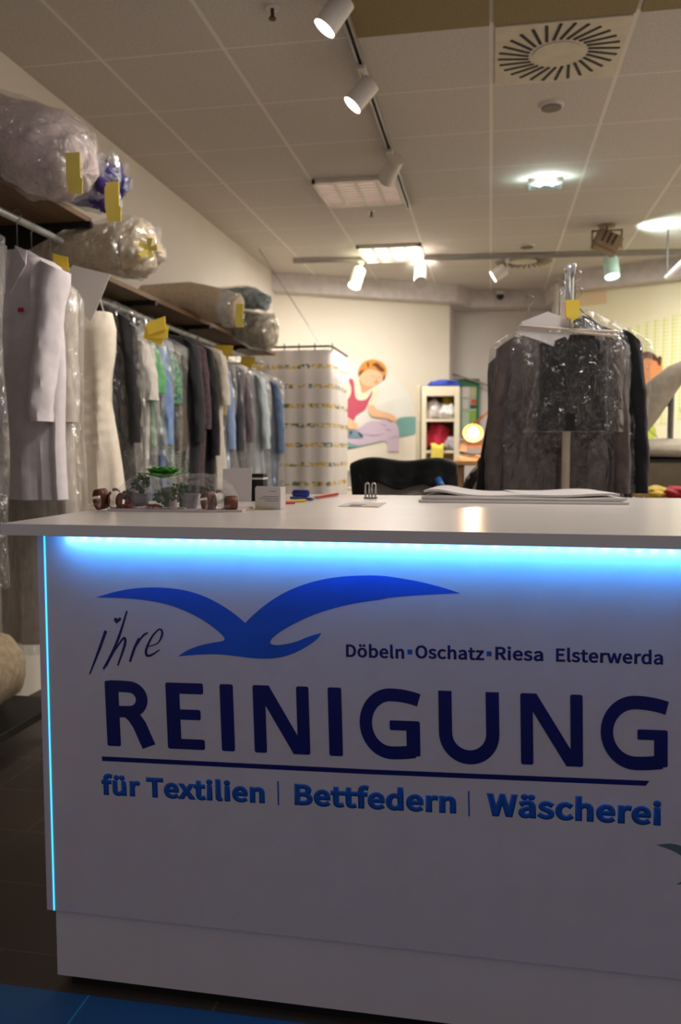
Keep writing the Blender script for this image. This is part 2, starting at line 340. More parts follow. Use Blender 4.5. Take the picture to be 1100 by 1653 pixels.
# cyan light: leaked glow along the left edge and the strip of diodes under the worktop
CY = (0.0, 0.42, 1.0)
MB().box((-.9925, PY-.0012, .176), (-.9895, PY+.0002, 1.061)).build('edge_light_leak', emit('cyan_edge_glow', (0.0, 0.42, 1.0), 1.35), ctr)  # LED light leaking past the panel edge, put in as a glowing strip
strip = MB().box((-.94, PY-.014, 1.0606), (CX1-.04, PY-.008, 1.0638)).build('led_strip', mat('strip_white', (230, 230, 230), .4), ctr)
x = -.925; d0 = None
while x < CX1-.05:
    if d0 is None: d0 = d = MB().box((x-.004, PY-.0125, 1.0600), (x+.004, PY-.0105, 1.0606)).build('diode', emit('diode_glow', (0.40, 0.80, 1.0), 110), strip)
    else: d = d0.copy(); COL.objects.link(d)
    d.location.x = x+.925; x += .0312
lamp('strip_light', 'AREA', ((-.93+CX1-.05)/2, PY-.050, 1.0628), 2.1, (0.0, 0.25, 1.0), ctr, (0, 1, -.06), shape='RECTANGLE', size=CX1+.88, size_y=.0016, spread=math.radians(142))

# ------------------------------------------------------------------ left wall: shelves, rails, booth
BOARD = mat('shelf_chipboard', (112, 84, 56), .6, (102, 74, 48), 5, stretch=(8, 1, 8))
BLACKM = mat('black_metal', (14, 13, 12), .5); CHROME = mat('chrome_tube', (212, 216, 214), .32, metal=.55); STEEL = mat('steel_grey', (150, 150, 148), .35, metal=.8)
SX = -1.86
def shelf(y0, y1, z, brackets, label):
    t = thing('wall_shelf', (-2.33, y0, z), label, 'shelf', 'shelves on the left wall')
    MB().box((-2.325, y0, z), (SX, y1, z+.025), .001).build('board', BOARD, t)
    for y in brackets:
        mb = MB(); mb.box((-2.325, y-.012, z-.028), (SX+.02, y+.012, z-.001)); mb.box((-2.325, y-.012, z-.2), (-2.305, y+.012, z-.028))
        mb.prism([(-2.305, y-.004, z-.18), (-1.98, y-.004, z-.028), (-2.305, y-.004, z-.028)], (0, .008, 0)); mb.build('bracket', BLACKM, t)
    return t
shelf(1.5, 3.66, 2.315, (2.2, 3.62), 'higher nearer brown wall shelf holding the big pinkish bag')
shelf(3.70, 7.02, 2.085, (4.36, 5.25, 6.3), 'lower farther brown wall shelf holding the rolled rugs')
def rail(y0, y1, z, arms, label):
    t = thing('garment_rail', (-2.0, y0, z), label, 'rail', 'garment rails on the left wall')
    mb = MB(); mb.cyl((-2.0, y0, z), (-2.0, y1, z), .016); mb.build('tube', CHROME, t, 'auto')
    for y in arms:
        mb = MB(); mb.cyl((-2.325, y, z-.004), (-1.985, y, z-.004), .009); mb.cyl((-2.328, y, z-.004), (-2.315, y, z-.004), .03); mb.sph((-1.985, y, z-.004), .011); mb.build('arm', STEEL, t, 'auto')
    return t
rail(1.6, 3.80, 2.235, (2.5, 3.76), 'chrome rail under the higher shelf, nearest the camera')
rail(3.88, 7.05, 2.025, (3.95, 5.4, 7.0), 'chrome rail under the lower shelf, packed with shirts')

YEL = mat('yellow_paper', (236, 206, 70), .7, (226, 194, 58), 8); YELP = mat('pale_yellow_paper', (244, 226, 112), .7, (238, 216, 98), 8)
PAPER = mat('white_paper', (226, 220, 216), .75, (220, 214, 210), 6)
FILM = film('clear_film', .12, .06, stretch=(1, 1, .45), bump=1.0); FILMB = film('crinkled_film', .12, .08, bscale=30, bump=1.0, rough=.16); FILMD = film('garment_film', .10, .09, bscale=20, stretch=(1, 1, .25))
FABRICS = {}
def fabric(name, c, c2=None, **k): return mat('cloth_'+name, c, .88, c2, k.pop('scale', 25), sheen=.05, bump=.08, bscale=30, stretch=k.pop('stretch', None), **k)

def garment(kind, Y, zt, w, length, m, label, cat, group=None, flare=1.0, sleeve=None, depth=.05, cover=None, tagc=None, X=-2.0, seed=0, strapless=False, hem=None, collar=True, wy=0.0, rail_z=None, slm=None, cfl=1.12, lapel=None, lean=0.05, fwd=.02, swell=1.0, fd=1.25):
    """hung facing the room's front; zt = shoulder-neck height"""
    t = thing(kind, (X, Y, zt), label, cat, group); r_ = random.Random(seed*13+5); ph = [r_.uniform(0, 6.28) for _ in range(4)]
    hw = w/2; rz = rail_z if rail_z else zt+.10
    # hook of the hanger
    hk = [(X, Y, zt-.01), (X, Y, rz-.03)] + [(X+.018*math.sin(a)*0, Y, rz) for a in ()] + [(X+.02, Y, rz-.012), (X+.02, Y, rz+.012), (X, Y, rz+.022), (X-.016, Y, rz+.012)]
    MB().tube(hk, .0025, 6).build('hanger_hook', STEEL, t, True)
    N = 44
    def section(hx, hd, z, rip, off=0, tt=0):
        out = []
        for k in range(N):
            a = 2*math.pi*k/N; c, s_ = math.cos(a), math.sin(a)
            px = hx*math.copysign(abs(c)**.75, c); py = hd*math.copysign(abs(s_)**.8, s_)
            f = rip*(math.sin(px*44+ph[0]+tt*2.5)*.5+math.sin(px*97+ph[1]-tt*2)*.35+math.sin(px*21+ph[2])*.4)+.006*fbm((px*7+seed, tt*5, s_))*min(1, tt*8)
            if strapless and .17 < tt < .42: py *= 1+.035*math.sin(tt*150+px*32)
            out.append(Vector((X+px*(1+.03*math.sin(tt*9+ph[3])*min(1, tt*2)), Y+py+f*(1 if s_ < 0 else .6)+off, z)))
        return out
    rings = []
    if strapless:
        prof = [(0, hw*.62, .07), (.05, hw*.70, .09), (.12, hw*.68, .085), (.2, hw*.58, .075), (.28, hw*.56, .07), (.34, hw*.62, .075), (.5, hw*.78*flare, .09), (.75, hw*1.0*flare, .12), (1, hw*1.2*flare, .15)]
    else:
        prof = [(0, .055, .035), (.012, .075, .045), (.03, hw*.55, depth*.8), (.05, hw*.82, depth*.9), (.07, hw*.97, depth), (.10, hw, depth*1.05), (.25, hw*.96, depth*1.1), (.5, hw*(.94+.06*flare), depth*1.15), (.8, hw*(.9+.12*flare), depth*1.25), (1, hw*(.86+.16*flare), depth*1.3)]
    ts = sorted(set([p[0] for p in prof]+[i/16 for i in range(17)]+([.17+.25*i/40 for i in range(41)] if strapless else [])))
    def at(tt, j):
        for a, b in zip(prof, prof[1:]):
            if a[0] <= tt <= b[0]: return a[j]+(b[j]-a[j])*(tt-a[0])/(b[0]-a[0])
    for tt in ts: rings.append(section(at(tt, 1), at(tt, 2), zt-tt*length, (.011+.019*tt)*min(1, tt*8), 0, tt))
    MB().loft(rings).build('body', m, t, 'auto')
    if hem:
        hr = [section(at(tt, 1)*1.012+.002, at(tt, 2)*1.03+.002, zt-tt*length, .010+.012*tt, 0, tt) for tt in (.90, .93, .96, 1.0)]
        MB().loft(hr, caps=False).build('hem_band', hem, t, True)
    if sleeve:
        for sg in (-1, 1):
            sr = []
            for i in range(25):
                q = i/24; z = zt-.055-.02-q*sleeve; cx = X+sg*(hw*.86+.008+lean*math.sin(q*1.7)); rr = swell*(.062-.014*q)*(1 if sleeve > .35 else 1.15)
                cy = Y-.012-fwd*q
                sr.append([Vector((cx+rr*.66*math.cos(a)*(1+.26*fbm((math.cos(a)*.9+z*3, math.sin(a)*.9, z*9+seed))), cy+rr*.9*math.sin(a)*(1+.26*fbm((math.cos(a)*.9+4, math.sin(a)*.9+z*3, z*9+seed))), z+.028*(1-q)*-sg*math.cos(a))) for a in [2*math.pi*k/22 for k in range(22)]])
            MB().loft(sr).build('sleeve', slm or m, t, 'auto')
    if collar and not strapless:
        for sg in (-1, 1):
            a = Vector((X, Y-depth-.012, zt-.13)); pts = [(X+sg*.02, Y-.05, zt+.012), (X+sg*.072, Y-.052, zt-.012), (X+sg*.085, Y-depth-.022, zt-.075), (X+sg*.012, Y-depth-.024, zt-(.19 if lapel else .095))]
            MB().prism(pts, (0, .005, 0)).build('lapel' if lapel else 'collar', lapel or m, t)
    if cover:
        cl, cm = cover
        cr = []
        for tt in [0, .01, .03, .06, .1]+[i/14 for i in range(2, 15)]:
            if strapless: hx, hd = (hw*(.3+.9*min(1, tt*5)**.6)*(1+.1*tt), .06+.09*tt)
            else:
                k = min(1, (tt*cl/length)/.10); hx, hd = (.05+(hw*cfl+.045-.05)*(k**.75), .03+(depth*fd+.012-.03)*k**.6)
            cr.append(section(hx, hd, zt+.035-tt*cl, .017, 0, tt*1.3+2))
        MB().loft(cr, caps=False).build('plastic_cover', cm, t, True)
    if tagc:
        dx, dz, wd, hg = tagc
        y = Y-depth*1.6-.03
        MB().prism([(X+dx, y, zt+dz), (X+dx+wd, y-.004, zt+dz-.02), (X+dx+wd*1.15, y-.012, zt+dz-.02-hg), (X+dx+wd*.1, y-.006, zt+dz-hg)], (0, .002, 0)).build('claim_tag', YEL, t)
    return t
WH = fabric('white_cotton', (228, 220, 222), (220, 212, 216)); IV = fabric('ivory_satin', (232, 222, 204), (224, 212, 192))
G1 = 'garments on the near rail'; G2 = 'garments on the far rail'
rz1, rz2 = 2.235, 2.025
garment('covered_garment', 2.62, 2.09, .50, 1.28, fabric('pale_beige', (214, 204, 186)), 'pale garment in clear film cut by the left frame edge', 'garment', G1, sleeve=.6, cover=(1.36, FILM), X=-2.0, seed=1, rail_z=rz1, tagc=(.10, .06, .10, .12))
coat = garment('lab_coat', 3.20, 2.085, .40, 1.04, WH, 'white lab coat with a small red chest emblem', 'coat', G1, sleeve=.64, depth=.06, X=-1.965, seed=2, rail_z=rz1, lapel=WH, flare=.85, lean=-.035, fwd=.09, swell=1.3)
e = atY(36, 501, 3.125)
MB().box((e.x-.016, 3.118, e.z-.008), (e.x+.010, 3.121, e.z+.010)).build('chest_emblem', mat('red_print', (190, 40, 50), .7), coat)
garment('covered_gown', 3.36, 2.05, .36, 1.66, fabric('greige_gown', (206, 196, 184)), 'long pale gown in crinkled film just behind the white lab coat', 'gown', G1, sleeve=.6, depth=.06, cover=(1.74, FILMD), X=-1.995, seed=3, rail_z=rz1, tagc=(.17, .03, .07, .06), cfl=1.02, lean=.02)
p = [atY(118, 428, 3.52), atY(178, 443, 3.52), atY(147, 520, 3.52), atY(128, 500, 3.52), atY(105, 440, 3.52)]
t = thing('paper_hanger_cover', (-1.99, 3.52, p[0].z), 'blank white paper hanger cover sticking out beside the gown', 'paper')
MB().prism(p, (0, .003, 0)).build('paper_sheet', PAPER, t)
MB().tube([(-2.0, 3.525, p[0].z-.06), (-2.0, 3.525, rz1-.02), (-1.985, 3.525, rz1+.012), (-2.0, 3.525, rz1+.02), (-2.012, 3.525, rz1+.01)], .0025, 6).build('hook', STEEL, t, True)
MB().tube([(-2.0, 3.525, p[0].z-.06), (-1.9, 3.522, p[0].z-.02)], .003, 6).build('hanger_bar', STEEL, t, True)
dr = garment('wedding_dress', 3.655, 1.90, .40, 1.5, IV, 'ivory strapless wedding dress with gathered waist', 'dress', G1, strapless=True, flare=1.0, cover=None, X=-1.895, seed=4, rail_z=rz1)
for sg in (-1, 1): MB().tube([(-1.895+sg*.10, 3.64, 1.89), (-1.895+sg*.05, 3.65, 2.03), (-1.895, 3.655, 2.10)], .003, 6).build('hanging_loop', IV, dr, True)
DK = fabric('black_wool', (26, 25, 27), (18, 17, 19)); DG = fabric('dark_grey', (66, 64, 66), (50, 49, 52))
garment('dark_jacket', 3.84, 1.985, .46, 1.12, DK, 'dark grey jacket in shiny film behind the wedding dress', 'jacket', G2, sleeve=.62, depth=.05, cover=(1.2, film('shiny_film', .10, .04, bscale=15, bump=1.0, stretch=(1, 1, .5))), X=-1.985, seed=5, rail_z=rz2+.05, lapel=DG)
# the row of shirts and coats, near to far
LB = fabric('light_blue', (126, 152, 196), (112, 138, 184)); DEN = fabric('denim', (86, 104, 132), (74, 92, 120)); GR = fabric('green', (98, 168, 116), (84, 152, 100))
SH = [('shirt', 4.08, fabric('pale_grey', (206, 200, 192)), 'pale grey short sleeved shirt with a slate hem, next to the dark jacket', .31, .90, DEN, None),
      ('shirt', 4.18, GR, 'green short sleeved shirt second behind the dark jacket', .26, .62, None, None),
      ('shirt', 4.30, LB, 'bright light blue shirt with long sleeves behind the green shirt', .55, .95, None, None),
      ('shirt', 4.42, fabric('green_check', (120, 176, 110), (60, 90, 120), scale=60), 'green and navy mottled shirt mostly hidden behind the blue shirt', .3, .95, None, None),
      ('jacket', 4.50, fabric('brown', (92, 78, 68)), 'brown jacket in clear film right after the blue shirt', .58, .98, None, None),
      ('jacket', 4.60, fabric('charcoal', (46, 46, 50)), 'charcoal jacket with film over its shoulders before the black coat', .58, 1.0, None, None),
      ('shirt', 4.70, fabric('maroon_check', (96, 62, 72), (52, 50, 58), scale=50), 'maroon patterned shirt squeezed against the black coat', .5, .92, None, None),
      ('coat', 4.86, DK, 'big black coat rising above the row of shirts', .66, 1.2, None, None),
      ('shirt', 5.06, fabric('cream_white', (222, 214, 200)), 'cream white short sleeved shirt just past the black coat', .34, .95, None, None),
      ('shirt', 5.22, fabric('tan', (160, 140, 112)), 'tan shirt behind the cream white shirt', .34, .9, None, None),
      ('shirt', 5.42, fabric('sky_stripe', (140, 164, 208), (150, 172, 214), scale=40, stretch=(3, 1, .1)), 'narrow sky blue shirt between tan and dark grey ones', .55, .95, None, None),
      ('jacket', 5.64, fabric('slate', (78, 78, 84)), 'slate grey jacket past the sky blue shirt', .58, .98, None, None),
      ('shirt', 5.86, fabric('mauve', (112, 98, 108)), 'mauve grey shirt before the silvery one', .5, .92, None, None),
      ('shirt', 6.31, fabric('silver_blue', (178, 188, 194)), 'silvery pale blue shirt, second from the far end of the rail', .56, .98, None, None),
      ('jacket', 6.78, DEN, 'faded blue denim jacket at the far end of the rail', .58, .98, None, None)]
for i, (kd, Y, m, lb, sl, ln, hem, _) in enumerate(SH):
    big = 'black coat' in lb
    garment(kd, Y, (1.955 if big else 1.905+.02*R.uniform(-1, 1)), (.58 if big else .45), ln, m, lb, kd, G2, sleeve=sl, depth=(.06 if big else .036), X=(-1.98 if big else -2.0),
            cover=None if big else (ln+.08, FILM), seed=20+i, rail_z=rz2, hem=hem, cfl=1.04)
for i, (x, y, Y, wd, lb) in enumerate(((232, 546, 3.76, .15, 'yellow slips fanned on hangers above the pale grey shirt'), (345, 572, 5.24, .16, 'yellow slip on the hangers just past the black coat'), (388, 588, 6.0, .14, 'yellow slip on the hangers near the far end of the rail'))):
    c = atY(x, y, Y); t = thing('claim_slip', c, lb, 'paper slip', 'yellow slips over the rail'); n_ = 3 if i == 0 else 2
    for k in range(n_):
        a = -.5+.55*k; d = Vector((math.cos(a), 0, math.sin(a)*.6)); u_ = Vector((-d.z*.5, 0, 1)).normalized(); o = c+d*wd*.12*k+Vector((0, -.006*k, 0))
        MB().prism([o, o+d*wd*.7-u_*.01, o+d*wd*.75+u_*.05, o+u_*.06], (0, .002+.001*k, 0)).build('slip', YEL, t)
    MB().tube([c+Vector((0, .004, .03)), (-2.0, max(3.89, Y+.004), rz2+.0), (-2.0, max(3.89, Y+.004), rz2+.018)], .0015, 5).build('string', PAPER, t)

# ------------------------------------------------------------------ bundles on the shelves
def bundle(kind, path, radii, m, label, cat, covm=None, sq=.85, amp=.10, seed=0, group=None, freq=7, end=.7, crum=5.0):
    t = thing(kind, path[0], label, cat, group); N = 36
    pts, rr = [], []
    n = len(path)
    for i in range(n-1):
        for k in range(8): q = k/8; pts.append(Vector(path[i]).lerp(Vector(path[i+1]), q)); rr.append(radii[i]+(radii[i+1]-radii[i])*(3*q*q-2*q**3))
    pts.append(Vector(path[-1])); rr.append(radii[-1])
    def rings(grow, am, sd):
        out = []
        for i, p in enumerate(pts):
            d = (pts[min(i+1, len(pts)-1)]-pts[max(0, i-1)]).normalized(); q = d.to_track_quat('Y', 'Z'); r = rr[i]+grow
            rg = []
            for k in range(N):
                a = 2*math.pi*k/N; v = q @ Vector((r*math.cos(a), 0, r*sq*math.sin(a))); 
                e2 = max(0, (i/len(pts)-.5)*2); v *= 1+am*fbm((p+v)*freq+Vector((sd, sd*.7, 0)))+crum*am*e2*(abs(fbm((p+v)*freq*2.6+Vector((sd, 0, sd))))-.25)
                rg.append(p+v)
            out.append(rg)
        d = (pts[-1]-pts[-2]).normalized(); 
        for s_, o_ in ((.88, .025), (.66, .048), (.4, .056), (.12, .05)):      # rounded far end
            c = pts[-1]+d*o_*end; out.append([c+(v-pts[-1])*s_*(1+am*3*fbm(v*freq*2+c*9))+d*am*.25*fbm(v*freq*2.5+c*5) for v in out[len(pts)-1]])
        return out
    MB().loft(rings(0, amp, seed)).build('bundle', m, t, True)
    if covm: MB().loft(rings(.012, amp*1.3, seed+3), caps=False).build('plastic_wrap', covm, t, True)
    return t
def slip(parent, c, h, w=.05, lean=0.0, m=YELP, kink=True, name='claim_slip'):
    c = Vector(c); ny = Vector((.12, -.05, 0)); mb = MB(); 
    q = [c+Vector((-w/2, 0, 0)), c+Vector((w/2, 0, 0)), c+Vector((w/2+lean*h*.62, -.02, -h*.62)), c+Vector((w/2+lean*h*.62+.008, -.022, -h*.66)), c+Vector((w/2+lean*h+.004, -.03, -h)), c+Vector((-w/2+.01+lean*h, -.03, -h)), c+Vector((-w/2+lean*h*.62, -.02, -h*.64))]
    mb.prism(q, (0.001, .0025, 0)); return mb.build(name, m, parent)
def endp(px, py, X): p = atX(px, py, X); return p
PINK = fabric('pinkish_duvet', (214, 196, 192), (204, 184, 182)); 
e = endp(122, 262, -1.60)
b1 = bundle('duvet_bag', [(-2.16, e.y, 2.50), (-1.95, e.y, 2.50), (e.x-.10, e.y-.01, e.z+.03), (e.x+.01, e.y-.02, e.z-.03)], [.15, .165, .175, .13], PINK, 'huge pinkish duvet bundle in film on the higher shelf', 'bag', FILMB, .92, .07, 1)
c = atY(117, 246, e.y-.22); slip(b1, c, .155, .055, .12)
e = endp(176, 306, -1.60); BL = fabric('royal_blue', (26, 30, 104), (62, 40, 120), scale=9)
b2 = bundle('blue_bag', [(-2.2, e.y+.02, 2.43), (-1.9, e.y, 2.44), (e.x-.05, e.y-.02, e.z+.02), (e.x+.02, e.y-.02, e.z)], [.10, .11, .12, .10], BL, 'purple and royal blue bundle tucked behind the pinkish duvet bag', 'bag', FILMB, .85, .12, 2)
c = atY(180, 294, e.y-.12); slip(b2, c, .165, .062, .10)
e = endp(236, 404, -1.62); SAND = fabric('sand_blanket', (196, 178, 148), (178, 158, 128))
b3 = bundle('blanket_bag', [(-2.2, e.y+.03, 2.205), (-1.9, e.y, 2.215), (e.x-.06, e.y-.01, e.z+.01), (e.x+.01, e.y-.02, e.z)], [.085, .115, .14, .115], SAND, 'sand coloured blanket roll in crinkled film, first on the lower shelf', 'bag', FILMB, .95, .09, 3)
c = atY(240, 402, e.y-.15)
mb = MB()
for k in range(5):
    a = k*1.26; d = Vector((math.cos(a), -.25, math.sin(a))); u_ = Vector((-math.sin(a), 0, math.cos(a)))
    mb.prism([c+u_*.008, c+d*.045+u_*.016, c+d*.05-u_*.012, c-u_*.010], (0, .002, 0))
mb.build('crumpled_slip', YELP, b3)
e = endp(384, 498, -1.60); RUG = fabric('beige_rug', (208, 190, 162), (192, 172, 144), scale=40)
b4 = bundle('rolled_rug', [(-2.25, e.y+.04, 2.235), (-1.93, e.y+.02, 2.235), (-1.75, e.y, e.z+.03), (e.x, e.y-.01, e.z-.015)], [.10, .105, .11, .10], RUG, 'long smooth beige rolled rug with a white film end', 'rug', None, .98, .02, 4, end=.3)
rings = []
for i in range(8):
    q = i/7; cx = e.x-.10+.13*q; rr_ = .115*(1-.15*q*q)*(1 if i < 7 else .5)
    rings.append([Vector((cx+.015*fbm((a*2, q*5, 1)), e.y+rr_*math.cos(a)*(1+.14*fbm((math.cos(a)*4, math.sin(a)*4, q*6))), e.z-.012+.02*(1-q)+rr_*math.sin(a)*(1+.14*fbm((math.cos(a)*4, math.sin(a)*4, q*6+9))))) for a in [2*math.pi*k/28 for k in range(28)]])
MB().loft(rings, caps=False).build('plastic_wrap', film('white_film', .12, .5, bscale=16, milkc=(.9, .89, .87, 1)), b4, True)
c = atY(387, 490, e.y-.15); slip(b4, c, .15, .05, .0)
e = endp(408, 474, -1.62)
bundle('blue_grey_bag', [(-2.2, e.y+.25, 2.31), (-1.93, e.y+.22, 2.33), (e.x-.1, e.y+.2, e.z+.01), (e.x+.02, e.y+.2, e.z-.02)], [.11, .13, .125, .09], fabric('blue_grey_blanket', (140, 158, 162), (122, 142, 148)), 'blue grey blanket bundle behind the rolled beige rug', 'bag', FILMB, .6, .10, 5)
e = endp(414, 525, -1.62)
b6 = bundle('patterned_rug', [(-2.25, e.y+.35, 2.215), (-1.93, e.y+.34, 2.215), (e.x-.08, e.y+.32, e.z+.01), (e.x+.02, e.y+.32, e.z-.01)], [.10, .11, .135, .13], fabric('patterned_rug', (196, 184, 156), (120, 110, 92), scale=22), 'patterned grey brown rolled rug at the far end of the shelf', 'rug', FILM, .95, .06, 6)
# long rug lying along the wall on a low dark plinth behind the counter's left end
st = thing('low_stand', (-2.07, 2.5, FZ), 'low dark stand under the rolled beige rug at the bottom left', 'stand')
MB().box((-2.31, 1.6, .13), (-1.83, 3.25, .165), .004).build('top', BLACKM, st)
for sx in (-2.30, -1.89):
    for sy in (1.63, 2.4, 3.17): MB().box((sx, sy, FZ), (sx+.05, sy+.05, .13)).build('leg', BLACKM, st)
fr = bundle('floor_rug', [(-2.06, 1.62, .345), (-2.06, 2.2, .345), (-2.06, 2.8, .345), (-2.06, 3.08, .340)], [.17, .175, .175, .155], fabric('floor_rug', (172, 154, 124), (148, 130, 104), scale=30), 'thick beige rolled rug lying along the left wall below the garments', 'rug', None, 1, .02, 8, end=.6)
MB().prism([(-2.13, 2.72, .523), (-2.02, 2.72, .523), (-2.0, 2.60, .523), (-2.10, 2.56, .523)], (0, 0, .004)).build('claim_slip', YEL, fr)
garment('dark_gown', 2.74, 2.02, .44, 1.52, DK, 'black gown whose hem shows below the film at the left frame edge', 'gown', G1, sleeve=.6, X=-2.05, seed=9, rail_z=rz1)

# ------------------------------------------------------------------ fitting booth curtain
def curtain_mat():
    m = bpy.data.materials.new('printed_curtain'); m.use_nodes = True; nt = m.node_tree; n = nt.nodes; l = nt.links; b = n['Principled BSDF']; b.inputs['Roughness'].default_value = .85
    tc = n.new('ShaderNodeTexCoord'); sx = n.new('ShaderNodeSeparateXYZ'); l.new(tc.outputs['Object'], sx.inputs[0])
    d = n.new('ShaderNodeMath'); d.operation = 'PINGPONG'; d.inputs[1].default_value = .088; l.new(sx.outputs[2], d.inputs[0])
    rows = n.new('ShaderNodeMath'); rows.operation = 'LESS_THAN'; rows.inputs[1].default_value = .020; l.new(d.outputs[0], rows.inputs[0])
    mp = n.new('ShaderNodeMapping'); mp.inputs['Scale'].default_value = (26, 26, 40); l.new(tc.outputs['Object'], mp.inputs[0])
    v = n.new('ShaderNodeTexNoise'); v.inputs['Scale'].default_value = 1; v.inputs['Detail'].default_value = 2; l.new(mp.outputs[0], v.inputs['Vector'])
    th = n.new('ShaderNodeMath'); th.operation = 'GREATER_THAN'; th.inputs[1].default_value = .47; l.new(v.outputs[0], th.inputs[0])
    mu = n.new('ShaderNodeMath'); mu.operation = 'MULTIPLY'; l.new(rows.outputs[0], mu.inputs[0]); l.new(th.outputs[0], mu.inputs[1])
    mp2 = n.new('ShaderNodeMapping'); mp2.inputs['Scale'].default_value = (9, 9, 3); l.new(tc.outputs['Object'], mp2.inputs[0])
    v2 = n.new('ShaderNodeTexNoise'); v2.inputs['Scale'].default_value = 1; l.new(mp2.outputs[0], v2.inputs['Vector'])
    rp = n.new('ShaderNodeValToRGB'); rp.color_ramp.interpolation = 'CONSTANT'; rp.color_ramp.elements[0].color = L((84, 104, 84)); rp.color_ramp.elements[1].position = .46; rp.color_ramp.elements[1].color = L((190, 158, 72))
    e_ = rp.color_ramp.elements.new(.6); e_.color = L((150, 140, 110)); l.new(v2.outputs[0], rp.inputs[0])
    mc = n.new('ShaderNodeMixRGB'); l.new(mu.outputs[0], mc.inputs[0]); mc.inputs[1].default_value = L((196, 187, 180)); l.new(rp.outputs[0], mc.inputs[2]); l.new(mc.outputs[0], b.inputs['Base Color'])
    return m
bz = 2.185
xl, xr = atY(400, 560, 7.25).x, atY(527, 560, 7.25).x
ct = thing('booth_curtain', (xr, 7.25, bz), 'white fitting booth curtain printed with rows of small leaves', 'curtain')
def cpath(s):         # front run, then a rounded corner, then the side run going back
    Lf = xr-xl; 
    if s < .70: return Vector((xl+Lf*s/.70, 7.25, 0)), Vector((0, -1, 0))
    q = (s-.70)/.30; 
    if q < .2: a = q/.2*math.pi/2; return Vector((xr+.05*math.sin(a), 7.30-.05*math.cos(a), 0)), Vector((math.sin(a), -math.cos(a), 0))
    return Vector((xr+.05, 7.30+.75*(q-.2)/.8, 0)), Vector((1, 0, 0))
def cf(s, v):
    p, nn = cpath(s); w = .020*(math.sin(s*40)+.5*math.sin(s*23+1)); return p+nn*(w*.7*(.5+.5*v))+Vector((0, 0, bz-.03-v*(bz-.10)))
MB().grid(cf, 150, 8).thick(.003).build('cloth', curtain_mat(), ct, True)
cr = thing('booth_rail', (xr, 7.25, bz), 'dark curved curtain rail with pegs over the fitting booth', 'rail')
MB().tube([cpath(s)[0]+Vector((0, 0, bz)) for s in [i/40 for i in range(41)]], .010, 8).build('tube', BLACKM, cr, True)
for s in (.05, .2, .33, .46, .6, .75): 
    q = cpath(s)[0]; MB().cyl(q+Vector((0, 0, bz-.035)), q+Vector((0, 0, bz+.03)), .005).build('peg', BLACKM, cr)
a = atZ(462, 440, CEIL); b_ = cpath(.66)[0]+Vector((0, 0, bz))
MB().cyl((a.x, 7.6, CEIL), b_, .004).build('stay_wire', STEEL, cr)
MB().box((-2.33, 7.6, bz-.012), (-2.30, 7.62, bz+.012)).build('wall_plate', BLACKM, cr)

# ------------------------------------------------------------------ ceiling fittings
PERF = mat('perforated_panel', (150, 132, 92), .75, (118, 102, 66), 160)
for x0, x1, lb in ((-.63, -.03, 'brown perforated ceiling panel beside the near lamp track'), (-.012, .592, 'brown perforated ceiling panel in front of the near swirl vent'), (.615, 1.2, 'brown perforated ceiling panel at the top right corner')):
    t = thing('ceiling_panel', ((x0+x1)/2, 3.55, CEIL), lb, 'ceiling panel', 'perforated ceiling panels')
    MB().box((x0, 3.255, CEIL-.012), (x1, 3.855, CEIL-.001)).build('sheet', PERF, t)
METW = mat('white_enamel', (222, 214, 204), .45)
def vent(cx, cy, s, lb, n=28):
    t = thing('swirl_vent', (cx, cy, CEIL), lb, 'vent', 'ceiling swirl vents')
    MB().box((cx-s, cy-s, CEIL-.010), (cx+s, cy+s, CEIL-.001), .002).build('plate', mat('vent_plate', (212, 200, 178), .5), t)
    mb = MB()
    for k in range(n):
        a = 2*math.pi*k/n; o = Vector((cx, cy, 0)); d = Vector((math.cos(a+.38), math.sin(a+.38), 0)); p0 = o+Vector((math.cos(a), math.sin(a), 0))*s*.47; p1 = p0+d*s*.50; w_ = Vector((-d.y, d.x, 0))*.0075
        mb.prism([(q.x, q.y, CEIL-.0125) for q in (p0-w_, p0+w_, p1+w_, p1-w_)], (0, 0, .003))
    mb.build('slots', mat('vent_dark', (18, 16, 14), .7), t)
    MB().cyl((cx, cy, CEIL-.014), (cx, cy, CEIL-.010), s*.40, seg=32).build('centre_disc', mat('vent_plate', (212, 200, 178), .5), t, 'auto')
vent(.292, 4.175, .296, 'square swirl vent with black slots, nearest in the ceiling'); vent(.30, 8.55, .296, 'far swirl vent above the hanging suits')
for x, y, s, lb in ((.305, 4.80, .055, 'grey round speaker disc behind the near swirl vent'), (.31, 7.95, .06, 'small grey disc in front of the far swirl vent')):
    t = thing('ceiling_disc', (x, y, CEIL), lb, 'detector', 'round ceiling discs')
    MB().cyl((x, y, CEIL-.012), (x, y, CEIL), s*1.18, s*1.28, 32).build('rim', METW, t, 'auto'); MB().cyl((x, y, CEIL-.017), (x, y, CEIL-.011), s, s, 32).build('grille', mat('disc_grey', (120, 110, 98), .7), t, 'auto')
for px, py, lb in ((440, 12, 'sprinkler head nearest the camera'), (600, 340, 'sprinkler head between the two louvred lights'), (627, 455, 'sprinkler head near the back soffit')):
    q = atZ(px, py, CEIL); t = thing('sprinkler', (q.x, q.y, CEIL), lb, 'sprinkler', 'ceiling sprinklers')
    MB().cyl((q.x, q.y, CEIL-.006), (q.x, q.y, CEIL), .03, seg=20).build('rosette', METW, t, 'auto')
    mb = MB(); mb.cyl((q.x, q.y, CEIL-.045), (q.x, q.y, CEIL-.004), .008); mb.cyl((q.x, q.y, CEIL-.05), (q.x, q.y, CEIL-.044), .016); mb.build('nozzle', mat('dark_brass', (70, 58, 46), .4, metal=.6), t, 'auto')
